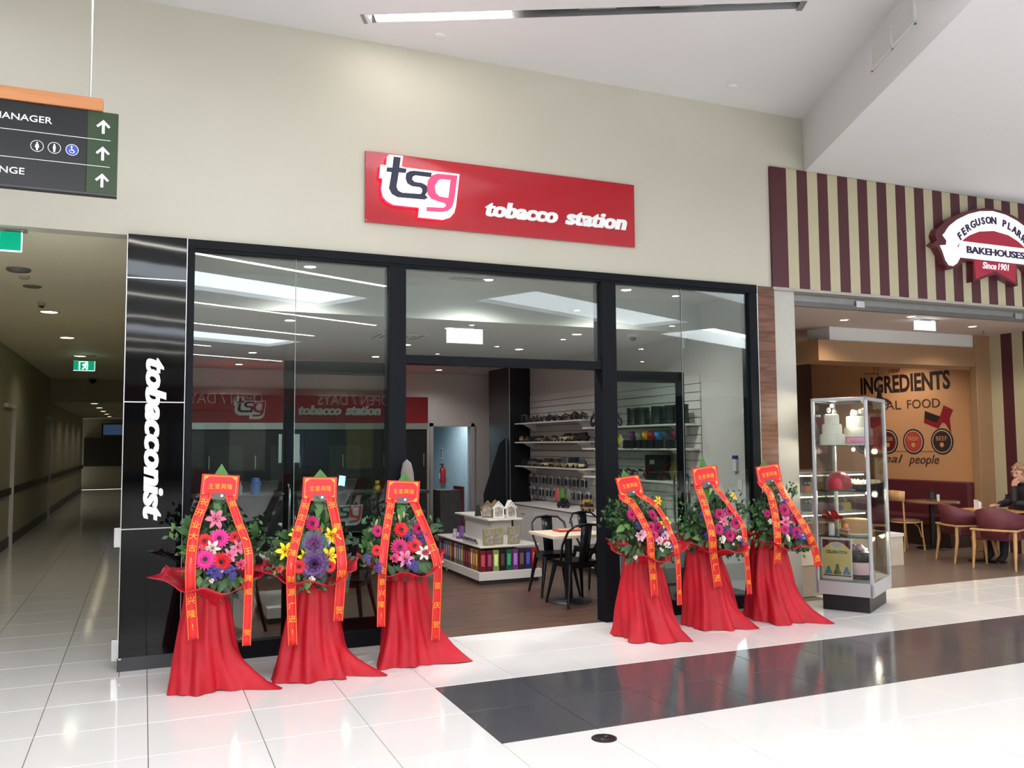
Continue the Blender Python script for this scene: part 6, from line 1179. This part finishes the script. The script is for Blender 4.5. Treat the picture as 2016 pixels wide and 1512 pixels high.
# coat body: pelvis, spine, shoulders, arms, legs as one skinned body
V=[(0,0,.52),(-.02,0,.68),(-.01,0,.84),(.0,0,.97),(.015,0,1.03),(.02,0,1.09),
   (0,.15,.97),(.1,.22,.80),(.26,.13,.80),(0,-.15,.97),(.09,-.22,.78),(.27,-.17,.77),
   (.12,.1,.5),(.42,.12,.5),(.44,.12,.1),(.54,.12,.04),(.12,-.1,.5),(.42,-.12,.5),(.44,-.12,.1),(.54,-.12,.04)]
E=[(0,1),(1,2),(2,3),(3,4),(4,5),(3,6),(6,7),(7,8),(3,9),(9,10),(10,11),(0,12),(12,13),(13,14),(14,15),(0,16),(16,17),(17,18),(18,19)]
R_=[(.16,.13),(.15,.12),(.17,.13),(.13,.1),(.065,.06),(.055,.055),.075,.058,.042,.075,.058,.042,.09,.075,.05,.04,.09,.075,.05,.04]
skin('body',V,E,R_,m_coat,t)
g=G(); pr=[(1e-4,-.125),(.045,-.115),(.07,-.07),(.08,-.01),(.083,.045),(.07,.09),(.04,.12),(1e-4,.13)]; g.lathe(0,0,pr,20,0,0,1.12,.95); hd=g.obj('head',m_sk,t,loc=(.05,0,1.19),rot=(0,.12,.2))
g=G(); g.prism([(0,.03),(.025,-.018),(0,-.025)],(.088,-.012,0),(1,0,0),UZ,(0,1,0),.024); g.obj('nose',m_sk,hd,bevel=.004)
for s in (-1,1):
    g=G(); g.ball((.0835,s*.03,.018),.0085,8); e_=g.obj('eye',mat('eye white',(190,180,172),.4),hd); g=G(); g.ball((.0905,s*.03,.018),.0048,6); g.obj('iris',m_black,e_)
    g=G(); g.tube([(.088,s*.02,.0265),(.0925,s*.03,.0285),(.087,s*.04,.0265)],.003,5); g.obj('eyelid',m_sk,hd)
    g=G(); g.tube([(.092,s*.018,.035),(.09,s*.045,.036)],.004,4); g.obj('eyebrow',m_hair,hd); g=G(); g.tube([(0,s*.08,.02),(-.01,s*.092,.0),(0,s*.08,-.03)],.01,5); g.obj('ear',m_sk,hd)
g=G(); g.tube([(.082,-.02,-.06),(.09,0,-.062),(.082,.02,-.06)],.005,5); g.obj('mouth',mat('lips',(150,70,70),.5),hd)
g=G(); r=random.Random(9)
for k in range(130):
    a=r.random()*2*PI; b=r.uniform(-.55,1.5); x=-.012+.088*math.cos(a)*math.cos(b); y=.088*math.sin(a)*math.cos(b); z=.035+.1*math.sin(b)
    if x>.045 and z<.075: continue
    g.ball((x*1.12,y*1.12,z),r.uniform(.018,.028),6,0,1,4)
g.obj('hair',m_hair,hd)['kind']='stuff'
def hand(o,d,upv,curl,parent,sz=1,name='hand'):
    """palm and five fingers, d = pointing direction, upv = back of the hand"""
    d=Vector(d).normalized(); b=Vector(upv); b=(b-d*b.dot(d)).normalized(); s=d.cross(b); o=Vector(o); g=G()
    g.prism([(-.038,0),(.038,0),(.042,.075),(-.04,.08)],o-b*.011,s,d,b,.022) ; h=g.obj(name,m_sk,parent,bevel=.009)
    for k,(off,L) in enumerate(((-.031,.066),(-.0105,.075),(.0105,.07),(.031,.055))):
        p=o+s*off+d*.07; a=p+d*L*.4-b*L*.1*curl; c=a+d*L*.32-b*L*.35*curl; e=c+d*L*.12-b*L*.35*curl; q=G(); q.tube([p-d*.01,p,a,c,e],[.0085,.0088,.008,.0072,.005],6); q.obj('finger',m_sk,h)
    p=o+s*.036+d*.02; q=G(); q.tube([p-s*.01,p+s*.018+d*.02-b*.006,p+s*.024+d*.045-b*.014,p+s*.018+d*.06-b*.02],[.011,.0105,.009,.006],6); q.obj('thumb',m_sk,h); return h
# right forearm raised to the chin, left forearm resting on the table
skin('raised_forearm',[(.26,.13,.80),(.2,.07,.98),(.185,.05,1.03)],[(0,1),(1,2)],[.042,.036,.03],m_coat,t)
hand((.18,.045,1.03),(-.35,-.2,1),(1,0,.3),1.0,t)
hand((.27,-.17,.765),(1,.15,-.02),(0,0,1),.4,t)
t=thing('cafe_chair','dark chair carrying the seated person','chair',(11.08,.97,0),PI*.92); G().box(-.2,.22,-.22,.22,.38,.43).obj('seat',m_boo,t,bevel=.01); G().box(-.24,-.2,-.22,.22,.43,.86).obj('backrest',m_boo,t,bevel=.01)
for a in (-1,1):
    for b in (-1,1): g=G(); g.tube([(a*.18,b*.19,.38),(a*.2,b*.21,0)],.016,6); g.obj('leg',m_bch,t)
